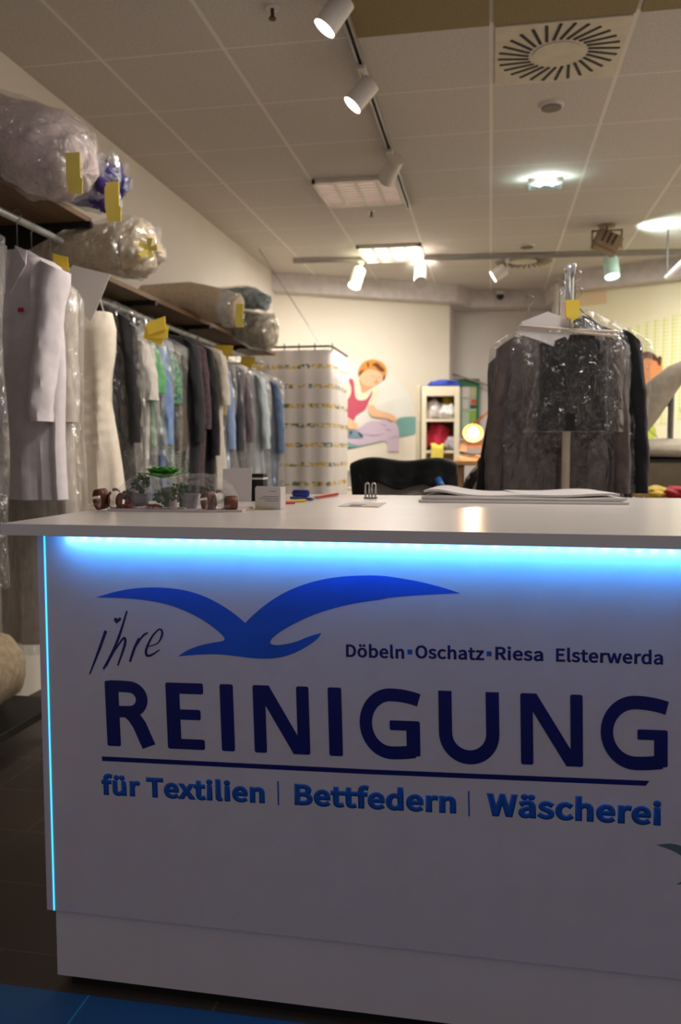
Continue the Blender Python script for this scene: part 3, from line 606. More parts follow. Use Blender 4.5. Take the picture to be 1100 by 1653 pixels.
# louvred square lights
def louvre(x0, y0, lit, lb):
    x1, y1 = x0+.60, y0+.60; t = thing('louvre_light_panel', ((x0+x1)/2, (y0+y1)/2, CEIL), lb, 'ceiling light', 'louvred ceiling lights'); z = CEIL-.03
    mb = MB()
    for a, b in (((x0, y0), (x1, y0+.022)), ((x0, y1-.022), (x1, y1)), ((x0, y0), (x0+.022, y1)), ((x1-.022, y0), (x1, y1))): mb.box((a[0], a[1], z), (b[0], b[1], CEIL-.001))
    fr_ = mb.build('frame', METW, t)
    MB().box((x0+.02, y0+.02, CEIL-.006), (x1-.02, y1-.02, CEIL-.002)).build('reflector', emit('lit_tubes', (1.0, .95, .84), 5.0) if lit else emit('pink_reflection_glow', (1.0, .72, .60), .30), t)  # unlit panel: pink reflected light put in as weak emission
    mb = MB()
    for k in range(1, 4): x = x0+.6*k/4; mb.box((x-.012, y0+.02, z+.002), (x+.012, y1-.02, CEIL-.007))
    mb.build('lamellae', METW, fr_)
    mb = MB()
    for k in range(1, 9): y = y0+.02+.56*k/9; mb.box((x0+.02, y-.002, z+.006), (x1-.02, y+.002, CEIL-.008))
    mb.build('cross_fins', METW, fr_)
louvre(-1.262, 5.765, False, 'louvred ceiling light with added pink glow, partly behind a track spotlight'); louvre(-1.255, 7.66, True, 'brightly lit louvred ceiling light near the back')
# tracks and spotlights
TRK = mat('track_grey', (176, 172, 166), .4, metal=.5)
def track(a, b, lb):
    a = Vector(a); b = Vector(b); d = (b-a).normalized(); s_ = Vector((-d.y, d.x, 0))*.018
    t = thing('lamp_track', a, lb, 'lamp track', 'ceiling lamp tracks')
    for sg in (-1, 1): MB().prism([a+s_*sg, a+s_*sg*.45, a+s_*sg*.45-Vector((0, 0, .034)), a+s_*sg-Vector((0, 0, .034))], b-a).build('side_rail', TRK, t)
    MB().prism([a+s_*.45-Vector((0, 0, .001)), a-s_*.45-Vector((0, 0, .001)), a-s_*.45-Vector((0, 0, .012)), a+s_*.45-Vector((0, 0, .012))], b-a).build('groove', BLACKM, t)
track((-.645, 2.6, CEIL-.001), (-.645, 6.5, CEIL-.001), 'track running from the camera into the shop')
track((-1.95, 8.05, CEIL-.012), (2.4, 8.40, CEIL-.012), 'track running crosswise near the back')
def spot(back, face, r, lb, lit, power, glow=(1, .93, .78), body=None, anchor=None, angle=70, lightcol=WARM):
    back = Vector(back); face = Vector(face); d = (face-back).normalized(); mid = (back+face)/2
    an = Vector(anchor) if anchor else Vector((mid.x, mid.y, CEIL-.03))
    t = thing('track_spotlight', an, lb, 'spotlight', 'track spotlights'); bm_ = body or METW
    mb = MB(); mb.cyl(back, face, r, seg=28, cap=False); mb.cyl(back-d*.001, back, r*.9, r, 28); mb.cyl(face-d*.012, face-d*.010, r*.98, r*.98, 28); hd_ = mb.build('head', bm_, t, 'auto')
    MB().cyl(face-d*.010, face-d*.004, r*.86, r*.86, 28).build('lens', emit('lens_'+lb[:14].replace(' ', '_'), glow, lit) if lit else BLACKM, hd_)
    mb = MB(); mb.box((an.x-.02, an.y-.06, an.z-.022), (an.x+.02, an.y+.06, an.z+.002), .003); mb.build('adapter', bm_, t)
    hl = back+d*.05; mb = MB(); mb.cyl(an-Vector((0, 0, .01)), Vector((an.x, an.y, hl.z+r*.6)), .009); mb.cyl(Vector((an.x, an.y, hl.z+r*.6)), hl, .009); mb.build('stem', bm_, t, 'auto')
    if power: lamp('spot_beam', 'SPOT', face+d*.01, power, lightcol, t, d, spot_size=math.radians(angle), spot_blend=.8, shadow_soft_size=r*.8)
def sp(pb, Yb, pf, Yf): return atY(pb[0], pb[1], Yb), atY(pf[0], pf[1], Yf)
b, f = sp((556, 0), 3.45, (524, 46), 3.435); spot(b, f, .050, 'lit white spotlight at the top edge, nearest on the near track', 14, 26, anchor=(-.645, 3.47, CEIL-.03))
b, f = sp((599, 134), 4.10, (569, 170), 4.08); spot(b, f, .050, 'lit white spotlight second along the near track', 14, 26, anchor=(-.645, 4.13, CEIL-.03))
b, f = sp((640, 256), 5.25, (623, 292), 5.38); spot(b, f, .052, 'unlit looking grey spotlight facing away before the pinkish louvred light', 0, 30, anchor=(-.645, 5.26, CEIL-.03))
b, f = sp((580, 436), 7.98, (572, 462), 7.90); spot(b, f, .062, 'pale mint spotlight at the left of the far track', 10, 12, (.95, 1, .85), mat('mint_enamel', (214, 222, 190), .5), (b.x, 8.10, CEIL-.045))
b, f = sp((679, 456), 7.86, (681, 432), 8.16); spot(b, f, .062, 'white spotlight with glowing front below the lit louvred light', 0, 30, (1, .95, .9), None, (b.x, 8.15, CEIL-.045))
b, f = sp((816, 434), 8.25, (796, 447), 8.25); spot(b, f, .060, 'lit spotlight at the right before the far swirl vent', 14, 34, anchor=(b.x+.02, 8.27, CEIL-.045))
b, f = sp((986, 418), 8.1, (989, 447), 8.05); spot(b, f, .070, 'mint glowing spotlight under the brown projector lamp', 4, 45, (.75, 1, .92), mat('mint_glow_enamel', (190, 226, 212), .5), (b.x, 8.28, CEIL-.045), lightcol=(1, .96, .8))
# brown projector lamp on a yoke
c = atY(980, 392, 7.35); t = thing('projector_lamp', (c.x, 7.35, CEIL), 'brown boxy projector lamp hanging on a yoke', 'projector')
BRN = mat('brown_enamel', (150, 126, 98), .5)
MB().cyl((c.x, 7.35, CEIL-.012), (c.x, 7.35, CEIL), .07, seg=24).build('rose', BRN, t, 'auto')
MB().tube([(c.x, 7.35, CEIL), (c.x, 7.35, c.z+.02)], .01).build('stem', BRN, t, True)
for sg in (-1, 1): MB().box((c.x+sg*.12-.006, 7.33, c.z-.05), (c.x+sg*.12+.006, 7.37, CEIL-.04)).build('yoke_arm', BRN, t)
MB().box((c.x-.125, 7.335, CEIL-.05), (c.x+.125, 7.365, CEIL-.04)).build('yoke_bar', BRN, t)
tm = bmesh.new(); bmesh.ops.create_cube(tm, size=1); bmesh.ops.bevel(tm, geom=tm.edges[:], offset=.08, segments=2, affect='EDGES')
MX = Matrix.Translation(c) @ Matrix.Rotation(.45, 4, 'Y') @ Matrix.Diagonal((.22, .2, .15, 1)); MB().add(tm, MX).build('housing', BRN, t, 'auto')
for k in (-1, 0, 1):
    tm = bmesh.new(); bmesh.ops.create_cube(tm, size=1)
    MB().add(tm, Matrix.Translation(c) @ Matrix.Rotation(.45, 4, 'Y') @ Matrix.Translation((.045*k, -.103, .02)) @ Matrix.Diagonal((.012, .008, .09, 1))).build('cooling_slot', BLACKM, t)
lamp('projector_beam', 'SPOT', (c.x+.16, 7.38, c.z-.01), 26, (.75, 1, .95), t, (1, .1, .10), spot_size=math.radians(110), spot_blend=1.0, shadow_soft_size=.03)
# emergency light with two white diodes
c = atZ(881, 290, CEIL); t = thing('emergency_light', (c.x, c.y, CEIL), 'small emergency light with two glaring white diodes', 'ceiling light')
MB().box((c.x-.12, c.y-.05, CEIL-.03), (c.x+.12, c.y+.05, CEIL-.001), .004).build('base', mat('grey_plate', (140, 130, 118), .6), t)
MB().box((c.x-.11, c.y-.055, CEIL-.058), (c.x+.11, c.y+.045, CEIL-.03), .003).build('diffuser', mat('light_glass', (208, 226, 226), .15), t)
for sg in (-1, 1): MB().sph((c.x+sg*.045, c.y-.058, CEIL-.046), .016).build('diode', emit('cold_diode', (.85, 1, .98), 60), t, True)
for sg in (-1, 1): lamp('diode_light', 'POINT', (c.x+sg*.15, c.y-.03, CEIL-.06), .22, (.72, 1, .95), t, shadow_soft_size=.02)
# dome camera
c = atZ(808, 476, CEIL-.19); t = thing('dome_camera', (c.x, 10.0, CEIL-.19), 'tiny black dome camera under the back soffit', 'camera')
c = atY(808, 480, 9.98); t.location = c
MB().cyl(c+Vector((0, 0, .03)), c+Vector((0, 0, .07)), .05, seg=20).build('base', METW, t, 'auto'); MB().sph(c+Vector((0, 0, .015)), .045).build('dome', BLACKM, t, True)
# white tube lamp hanging slanted at the right edge
a = atY(1076, 449, 7.6); b = atY(1118, 408, 7.4); t = thing('tube_lamp', a, 'white tube lamp slanting out of the right edge under the ceiling', 'lamp')
MB().cyl(a, b, .022, seg=14).build('tube', METW, t, 'auto')
for k in (.02, .9): q = a.lerp(b, k); MB().cyl((q.x, q.y, q.z), (q.x, q.y, CEIL), .006, seg=8).build('drop_rod', BLACKM, t, 'auto')

# ------------------------------------------------------------------ printed wall picture of a woman ironing
dA = (A1-A0).normalized(); nA = Vector((dA.y, -dA.x, 0)); dC = (C1-C0).normalized(); nC = Vector((dC.y, -dC.x, 0))
def flat(name, polys, m, par, p0, nn, layer, label=None, it=2):
    mb = MB()
    for pl in polys: mb.prism([atP(q[0], q[1], p0, nn)+nn*(.002+.0022*layer) for q in (smoothpoly(pl, it) if it else pl)], nn*.0018)
    o = mb.build(name, m, par)
    if label: o['label'] = label
    return o
mz = lambda pts: [(520+p[0]/6.875, 560+p[1]/6.875)+tuple(p[2:]) for p in pts]
def ink(name, c): return mat('print_'+name, c, .8, c, 4)
mur = thing('wall_print', A0+dA*1.2+Vector((0, 0, 1.5)), 'large wall print of a woman in a red apron ironing a lilac shirt', 'wall print')
F = lambda name, polys, m, layer, label=None, it=2: flat(name, [mz(p) for p in polys], m, mur, A0, nA, layer, label, it)
F('pale_wash', [[(-60, 520), (60, 250), (330, 150), (620, 190), (860, 380), (1000, 560), (1020, 760), (800, 860), (400, 900), (-40, 900)]], ink('wash', (230, 230, 220)), 0)
F('ironing_board', [[(60, 960), (300, 1040), (700, 960), (830, 790), (940, 772), (1040, 775, 1), (1040, 965, 1), (860, 1008), (430, 1110), (280, 1138), (125, 1142), (60, 1120)]], ink('teal', (122, 170, 164)), 1, 'teal ironing board')
F('ironing_board_edge', [[(60, 1010), (170, 1085), (300, 1115), (420, 1108), (280, 1138), (125, 1142), (60, 1120)]], ink('dark_teal', (66, 112, 110)), 2)
F('shirt', [[(60, 930), (210, 940), (300, 960), (430, 890), (520, 820), (640, 825), (740, 795), (825, 835), (858, 960), (850, 1165, 1), (725, 1165, 1), (722, 1030), (560, 1068), (400, 1105), (270, 1050), (60, 975)]], ink('lilac', (208, 190, 208)), 3, 'lilac shirt')
F('shirt_fold', [[(640, 850, 1), (720, 872), (700, 880, 1)], [(690, 905, 1), (770, 925), (745, 932, 1)], [(720, 1030, 1), (790, 1000), (850, 985, 1), (790, 1010)], [(430, 960, 1), (560, 985), (700, 960, 1), (560, 1000)]], ink('lilac_dark', (160, 142, 168)), 4)
F('blouse', [[(60, 430), (160, 372), (280, 348), (330, 430), (318, 560), (240, 620), (130, 640), (60, 670)], [(335, 360), (420, 322), (445, 470), (540, 460), (560, 500), (500, 600), (395, 605), (355, 575), (338, 470)], [(545, 470), (630, 430), (640, 510), (600, 590), (575, 655), (515, 655), (505, 600)]], ink('cream_blouse', (238, 228, 198)), 4, 'cream blouse')
F('apron', [[(280, 352), (348, 352), (358, 470), (368, 575), (420, 596), (488, 588), (535, 520), (560, 480), (548, 545), (508, 620), (478, 700), (368, 755), (350, 840), (250, 900), (190, 932), (60, 940), (60, 830), (128, 640), (230, 624), (300, 570), (330, 470)]], ink('apron_red', (196, 84, 104)), 5, 'red apron')
F('neck', [[(395, 330), (520, 360), (580, 420), (530, 470), (480, 500), (440, 520), (425, 440)]], ink('skin_shade', (226, 164, 124)), 5)
F('face', [[(405, 320), (440, 262), (560, 240), (675, 300), (668, 350), (640, 392), (590, 425), (540, 440), (480, 432), (430, 395)]], ink('skin', (240, 192, 152)), 6)
F('face_marks', [[(520, 330, 1), (560, 318), (600, 330, 1), (560, 325)], [(600, 345, 1), (640, 330), (655, 345, 1), (630, 340)], [(560, 395, 1), (600, 385), (625, 390, 1), (595, 402)], [(590, 345, 1), (612, 372), (596, 376, 1)]], ink('face_line', (176, 108, 84)), 7)
F('hair', [[(392, 315), (402, 240), (448, 172), (530, 138), (620, 148), (690, 196), (718, 268), (694, 350), (664, 378), (672, 312), (600, 248), (520, 240), (458, 278), (418, 322)]], ink('hair_orange', (216, 146, 66)), 8, 'orange wavy hair')
F('hair_curl', [[(540, 200, 1), (600, 172), (640, 210), (700, 268), (660, 280), (620, 258), (585, 215)], [(398, 312), (420, 262), (470, 250, 1), (440, 280), (418, 322)], [(500, 160), (520, 200), (505, 235, 1), (490, 200)], [(664, 378), (672, 340), (694, 300, 1), (694, 350)]], ink('hair_brown', (112, 62, 36)), 9)
F('forearm', [[(60, 668), (150, 676), (240, 756), (335, 812), (378, 850), (398, 880), (368, 925), (330, 905), (300, 922), (252, 862), (170, 832), (60, 790)]], ink('skin', (240, 192, 152)), 7)
F('arm', [[(498, 648), (575, 640), (592, 698), (730, 735), (800, 760), (832, 812), (806, 838), (780, 815), (752, 820), (726, 790), (640, 785), (520, 770)]], ink('skin', (240, 192, 152)), 6)
F('arm_line', [[(60, 786, 1), (170, 832), (252, 862), (300, 922, 1), (240, 872), (160, 842)], [(726, 790, 1), (752, 820), (780, 815), (760, 834), (735, 815)], [(520, 772, 1), (640, 787), (726, 792, 1), (640, 794)]], ink('face_line', (176, 108, 84)), 8)
F('iron', [[(215, 975), (240, 935), (330, 925), (400, 930), (470, 1000), (400, 1014), (300, 1008), (225, 1000)]], ink('iron_blue', (126, 150, 168)), 6, 'blue grey flat iron')
F('iron_marks', [[(240, 940), (262, 950), (262, 990), (240, 985)], [(300, 935), (330, 930), (322, 985), (306, 980)], [(385, 935), (420, 955), (462, 1000), (420, 1004)]], ink('iron_dark', (62, 78, 92)), 7)
# right hand print: green dotted field, part of a face and drawn twigs
mur2 = thing('wall_print', C0+dC*.6+Vector((0, 0, 1.5)), 'green dotted wall print with part of a face behind the hanging suits', 'wall print')
def dots_mat():
    m = bpy.data.materials.new('green_dots'); m.use_nodes = True; nt = m.node_tree; n = nt.nodes; l = nt.links; b = n['Principled BSDF']; b.inputs['Roughness'].default_value = .85
    tc = n.new('ShaderNodeTexCoord'); v = n.new('ShaderNodeTexVoronoi'); v.inputs['Scale'].default_value = 26; v.inputs['Randomness'].default_value = 0; l.new(tc.outputs['Object'], v.inputs['Vector'])
    c = n.new('ShaderNodeMath'); c.operation = 'LESS_THAN'; c.inputs[1].default_value = .45; l.new(v.outputs['Distance'], c.inputs[0])
    mc = n.new('ShaderNodeMixRGB'); l.new(c.outputs[0], mc.inputs[0]); mc.inputs[1].default_value = L((234, 230, 190)); mc.inputs[2].default_value = L((214, 218, 140)); l.new(mc.outputs[0], b.inputs['Base Color']); return m
f2 = lambda name, polys, m, layer, label=None, it=2: flat(name, polys, m, mur2, C0, nC, layer, label, it)
f2('dotted_field', [[(960, 560), (1010, 530), (1060, 515), (1130, 500), (1160, 560), (1150, 640), (1100, 680), (1040, 690), (980, 660)]], dots_mat(), 0)
f2('face', [[(1030, 578), (1046, 570), (1066, 580), (1072, 596), (1060, 620), (1035, 630), (1025, 600)]], ink('orange_skin', (226, 150, 92)), 1)
f2('hair', [[(1024, 580), (1040, 566), (1058, 570), (1066, 584), (1056, 582), (1044, 576), (1034, 588)], [(1062, 576), (1070, 574), (1068, 592), (1062, 588)]], ink('hair_dark', (96, 60, 40)), 2)
f2('leaf', [[(1040, 690), (1050, 682), (1062, 694), (1056, 710), (1044, 712)]], ink('leaf_green', (190, 206, 84)), 1, 'bright green drawn leaf')
f2('twig_line', [[(1042, 668, 1), (1044, 690), (1062, 704), (1062, 706, 1), (1043, 692), (1041, 670)], [(1072, 640), (1080, 652), (1070, 662), (1060, 654), (1070, 661), (1078, 652)], [(1096, 655), (1102, 668), (1100, 682), (1104, 668)]], ink('twig', (150, 140, 100)), 1)
f2('beige_patch', [[(925, 474, 1), (980, 468, 1), (980, 490, 1), (930, 496, 1)]], ink('patch', (224, 200, 160)), 1)

# ------------------------------------------------------------------ back of the shop
def cloth_heap(name, c, s, m, label, seed=0, lean=(0, 0)):
    c = Vector(c); tm = bmesh.new(); bmesh.ops.create_icosphere(tm, subdivisions=4, radius=1)
    for v in tm.verts:
        n_ = v.co.copy(); k = 1+.30*fbm(n_*1.6+Vector((seed, 0, 0)))+.10*fbm(n_*5+Vector((0, seed, 0)))
        v.co = Vector((n_.x*s[0]*k, n_.y*s[1]*k, max(-.55, n_.z)*s[2]*k))
        v.co.x += lean[0]*v.co.z; 
    mb = MB(); mb.add(tm); zmin = min(v.co.z for v in mb.b.verts); bmesh.ops.translate(mb.b, verts=mb.b.verts[:], vec=c-Vector((0, 0, zmin)))
    return tag(mb.build(name, m, None, True), label, 'cloth')
BOOK = mat('birch_cream', (228, 218, 192), .5, (222, 210, 182), 4)
YB = 8.72
p0 = atY(681, 624, YB); p1 = atY(742, 624, YB); bx0, bx1, bz1 = p0.x, p1.x, p0.z
bk = thing('open_cabinet', ((bx0+bx1)/2, YB, FZ), 'narrow cream open cabinet with cloths on its shelves', 'cabinet')
for xx in (bx0, bx1-.05): MB().box((xx, YB, FZ), (xx+.05, YB+.36, bz1), .003).build('side_panel', BOOK, bk)
MB().box((bx0+.05, YB+.345, FZ), (bx1-.05, YB+.36, bz1-.08)).build('back_panel', mat('cabinet_back', (188, 164, 122), .6), bk)
MB().box((bx0+.05, YB, bz1-.10), (bx1-.05, YB+.345, bz1), .003).build('top_panel', BOOK, bk)
zs = [atY(700, y, YB).z for y in (676, 727)]
for zz in zs+[.35, .75]: MB().box((bx0+.05, YB+.005, zz-.03), (bx1-.05, YB+.345, zz), .002).build('shelf_board', BOOK, bk)
xm = (bx0+bx1)/2
cloth_heap('white_cloth', (xm-.07, YB+.15, zs[0]), (.11, .10, .12), fabric('white_towel', (222, 214, 212)), 'white crumpled cloth on the left of the upper cabinet shelf', 1)
cloth_heap('white_cloth', (xm+.08, YB+.11, zs[0]), (.10, .10, .10), fabric('white_bag', (224, 224, 218)), 'white plastic like bundle at the right of the upper cabinet shelf', 2)
cloth_heap('yellow_cloth', (xm+.06, YB+.25, zs[0]), (.07, .06, .19), fabric('yellow', (226, 196, 60)), 'yellow cloth peeping behind the white bundles', 3)
cloth_heap('red_cloth', (xm-.03, YB+.18, zs[1]), (.13, .11, .18), fabric('red', (190, 34, 66)), 'crumpled crimson cloth on the lower cabinet shelf', 4)
cloth_heap('grey_cloth', (xm+.12, YB+.10, zs[1]), (.07, .09, .09), fabric('grey', (176, 172, 176)), 'light grey cloth right of the crimson cloth', 5)
yc = MB().grid(lambda u, v: Vector((xm-.12+.13*u+.02*math.sin(v*3)+.02*v, YB+.12-.14*min(1, v*1.8)-.012*math.sin(u*9), zs[1]+.065+.012*math.sin(u*7)-(.17*max(0, v-.45)/.55))), 16, 16).thick(.006).build('yellow_cloth', fabric('yellow_pale', (236, 216, 92)), None, True)
tag(yc, 'yellow cloth hanging over the edge of the lower cabinet shelf', 'cloth')
bl = cloth_heap('blue_cloth', (xm+.03, YB+.12, bz1), (.17, .09, .045), fabric('cobalt', (48, 72, 168)), 'cobalt blue folded cloth lying on top of the cream cabinet', 6)
# narrow pale board left of the cabinet
q0 = atY(672, 622, 8.9); q1 = atY(680, 622, 8.9)
tag(MB().box((q0.x, 8.9, FZ), (q1.x-.005, 9.2, q0.z), .003).build('side_board', mat('pale_board', (206, 198, 172), .6)), 'narrow upright pale board between wall print and cream cabinet', 'board')
# green framed notice board on the recessed wall
GF = mat('green_enamel', (28, 110, 62), .5)
YN = 10.26; a = atY(744, 612, YN); b = atY(772, 690, YN)
nb = thing('notice_board', (a.x, YN, b.z), 'green framed notice board with pinned sheets beside the cream cabinet', 'notice board')
MB().box((a.x, YN, b.z-.1), (b.x, YN+.02, a.z)).build('backing', mat('board_grey', (176, 182, 164), .7), nb)
for lo, hi in (((a.x-.012, b.z-.1), (a.x+.012, a.z)), ((b.x-.022, b.z-.1), (b.x+.012, a.z))): MB().box((lo[0], YN-.014, lo[1]), (hi[0], YN+.02, hi[1])).build('frame_post', GF, nb)
MB().box((a.x-.03, YN-.015, a.z-.09), (b.x+.012, YN+.02, a.z)).build('header', GF, nb)
for k, (u0, v0, u1, v1, c) in enumerate(((.08, .12, .5, .32, (214, 206, 202)), (.55, .16, .9, .30, (188, 186, 140)), (.1, .36, .45, .52, (206, 198, 198)), (.6, .36, .92, .44, (206, 82, 60)), (.55, .46, .92, .52, (70, 76, 72)), (.3, .56, .95, .78, (132, 172, 80)), (.1, .58, .5, .92, (176, 194, 166)), (.5, .8, .92, .96, (206, 206, 196)))):
    w_ = b.x-a.x; h_ = a.z-b.z+.1
    MB().box((a.x+u0*w_, YN-.003-.001*k, a.z-v1*h_), (a.x+u1*w_, YN-.0005-.001*k, a.z-v0*h_)).build('pinned_sheet', ink('sheet%d' % k, c), nb)
cb = MB().tube([atY(731, 604, 10.2), atY(760, 613, 10.2), atY(800, 626, 10.2), atY(860, 640, 10.2)], .012, 6).build('cable', mat('grey_cable', (150, 140, 128), .6), None, True); tag(cb, 'grey cable sloping along the recessed back wall', 'cable')
# sewing place with glowing lamp
WOODT = mat('table_beech', (176, 138, 96), .5)
def table(name, x0, x1, y0, y1, z, label, m):
    t = thing(name, ((x0+x1)/2, (y0+y1)/2, FZ), label, 'table'); MB().box((x0, y0, z-.03), (x1, y1, z), .004).build('top', m, t)
    for xx in (x0+.02, x1-.06):
        for yy in (y0+.02, y1-.06): MB().box((xx, yy, FZ), (xx+.04, yy+.04, z-.03)).build('leg', m, t)
    return t
YS = 5.30; p = atY(766, 738, YS); tz = p.z-.02
table('sewing_table', p.x-.13, p.x+.40, YS-.18, YS+.3, tz, 'beech sewing table behind the black draped coat', WOODT)
BE = mat('machine_blush', (216, 178, 150), .35, (210, 170, 142), 6)
sm = thing('sewing_machine', (p.x, YS, tz), 'blush coloured sewing machine under the glowing orange lamp', 'sewing machine')
MB().box((p.x-.10, YS-.08, tz), (p.x+.14, YS+.09, tz+.035), .008).build('bed', BE, sm, 'auto')
MB().box((p.x+.07, YS-.05, tz+.033), (p.x+.14, YS+.06, tz+.13), .012).build('pillar', BE, sm, 'auto')
MB().box((p.x-.09, YS-.045, tz+.075), (p.x+.14, YS+.05, tz+.135), .016).build('arm', BE, sm, 'auto')
MB().box((p.x-.095, YS-.048, tz+.055), (p.x-.045, YS+.05, tz+.13), .012).build('head', BE, sm, 'auto')
MB().cyl((p.x-.07, YS, tz+.034), (p.x-.07, YS, tz+.06), .004).build('needle_bar', STEEL, sm); MB().cyl((p.x+.14, YS, tz+.10), (p.x+.158, YS, tz+.10), .03, seg=24).build('hand_wheel', BLACKM, sm, 'auto')
MB().tube([(p.x-.09+.01*k, YS-.085-.001*k, tz+.05-.012*math.sin(k*.16)) for k in range(18)], .006).build('dark_cord', BLACKM, sm, True)
lz = atY(765, 700, YS).z; lx = atY(765, 700, YS).x; ly = YS-.16
dl = thing('desk_lamp', (lx+.2, YS+.18, tz), 'glowing orange desk lamp over the sewing machine', 'lamp')
OR = mat('orange_enamel', (206, 116, 48), .4)
MB().cyl((lx+.2, YS+.18, tz), (lx+.2, YS+.18, tz+.02), .07, seg=24).build('base', OR, dl, 'auto')
MB().tube([(lx+.2, YS+.18, tz+.02), (lx+.2, YS+.18, lz+.17), (lx+.1, YS+.05, lz+.15), (lx, ly+.07, lz+.055)], .008).build('arm', OR, dl, True)
hd = Vector((-.02, -.9, -.45)).normalized(); cc = Vector((lx, ly, lz))
MB().cyl(cc-hd*.085, cc+hd*.0, .022, .062, 28, cap=False).cyl(cc-hd*.12, cc-hd*.085, .020, .022, 20).build('shade', OR, dl, 'auto')
MB().sph(cc-hd*.012, .034).build('bulb', emit('bulb_glow', (1, .80, .52), 12), dl, True)
lamp('bulb_light', 'POINT', cc+hd*.03, 3.0, (1, .72, .42), dl, shadow_soft_size=.034)
# office chair with a black coat over its back
YK = 4.75
a = atY(565, 740, YK); b = atY(738, 740, YK); cx = (a.x+b.x)/2; zt = a.z; wB = b.x-a.x
ch = thing('office_chair', (cx+.05, YK+.25, FZ), 'light grey office chair wearing a black coat on its back', 'chair')
GU = fabric('chair_grey', (178, 172, 162))
MB().box((cx-.22, YK+.02, .62), (cx+.25, YK+.09, zt-.03), .03).build('backrest', GU, ch, 'auto'); MB().box((cx-.21, YK+.06, .47), (cx+.25, YK+.52, .56), .03).build('seat', GU, ch, 'auto')
MB().box((cx+.01, YK+.05, .45), (cx+.07, YK+.10, .7)).build('back_bracket', BLACKM, ch)
MB().cyl((cx, YK+.26, .1), (cx, YK+.26, .47), .03).build('column', CHROME, ch, 'auto')
for k in range(5):
    an = k*1.2566; q = Vector((cx+.21*math.cos(an), YK+.26+.21*math.sin(an), .075)); MB().tube([(cx, YK+.26, .11), q], [.024, .014]).build('base_arm', BLACKM, ch, True); MB().cyl(q+Vector((-.012, 0, -.055)), q+Vector((.012, 0, -.055)), .03).build('caster', BLACKM, ch, 'auto')
def coat_f(u, v):          # front hangs low at both sides, rises in the middle, then over the top and down the back
    x = cx-wB/2+wB*u; wob = .010*math.sin(u*13)+.006*math.sin(u*29+2)+.012*fbm((u*6, v*4, 3))
    front = .155+.16*max(0, 1-u*4.2)+.10*max(0, (u-.86)*7)+.012*math.sin(u*17); zz = zt+.012*math.sin(u*9)-.03*(2*u-1)**4
    if v < .5: k = 1-v/.5; return Vector((x+(.03*k if u < .1 else 0), YK-.015-.02*k+wob*k, zz-front*k))
    k = (v-.5)/.5; return Vector((x, YK+.02+.10*min(1, k*3)+wob*k*.5, zz-.34*max(0, k-.15)))
tag(MB().grid(coat_f, 60, 30).thick(.02).build('draped_coat', fabric('black_plush', (13, 12, 13), (8, 8, 8), scale=60), None, True), 'black plush coat draped over the back of the grey office chair', 'coat')
c = atY(712, 783, YK-.035)
tag(MB().tube([c+Vector((-.02, .0, .04)), c+Vector((0, -.01, .0)), c+Vector((.015, 0, -.05)), c+Vector((.01, 0, -.12))], [.02, .024, .02, .014], 10).build('blue_rag', mat('blue_plastic', (52, 110, 176), .4), None, True), 'small blue rag tucked into the black plush coat', 'rag')
# dark bag stand right of the coat
c = atY(790, 760, 4.86)
t = bundle('dark_bag', [(c.x-.10, 4.85, .58), (c.x-.07, 4.85, .85), (c.x-.02, 4.85, 1.05), (c.x+.0, 4.85, 1.18)], [.13, .15, .15, .09], fabric('dark_bag', (24, 23, 24)), 'dark soft bag with a pale strap between chair and hanging suits', 'bag', None, .8, .12, 12)
MB().tube([(c.x-.08, 4.70, 1.02), (c.x-.03, 4.68, 1.12), (c.x+.03, 4.70, 1.11), (c.x+.06, 4.71, 1.02), (c.x+.0, 4.70, .92)], .018, 8).build('strap', fabric('pale_strap', (196, 186, 170)), t, True)
table('bag_stool', c.x-.24, c.x+.06, 4.72, 4.98, .47, 'low dark stool under the dark soft bag', BLACKM)
# red bottle and grey hat box on a small table beside the curtain
YR = 8.25; p = atY(545, 786, YR)
table('side_table', p.x-.06, p.x+.30, YR-.15, YR+.3, p.z, 'small pale side table beside the booth curtain', BOOK)
q = atY(541.5, 750, YR); t = thing('spray_bottle', (q.x, YR, p.z), 'red bottle with a blue cap on the pale side table', 'bottle')
MB().cyl((q.x, YR, p.z), (q.x, YR, q.z+.04), .028, seg=20).cyl((q.x, YR, q.z+.04), (q.x, YR, q.z+.075), .028, .014, 20).build('body', mat('red_plastic', (222, 44, 30), .4), t, 'auto')
MB().cyl((q.x, YR, q.z+.075), (q.x, YR, q.z+.14), .016, .012, 16).build('cap', mat('blue_cap', (70, 120, 200), .4), t, 'auto')
q = atY(557, 772, YR-.05); t = thing('hat_box', (q.x, YR+.02, p.z), 'round grey box behind the left end of the draped coat', 'box')
MB().cyl((q.x, YR+.04, p.z), (q.x, YR+.04, p.z+.15), .085, seg=28).build('body', mat('grey_card', (150, 146, 140), .7), t, 'auto'); MB().cyl((q.x, YR+.04, p.z+.15), (q.x, YR+.04, p.z+.17), .09, seg=28).build('lid', mat('grey_card_lid', (160, 156, 150), .7), t, 'auto')

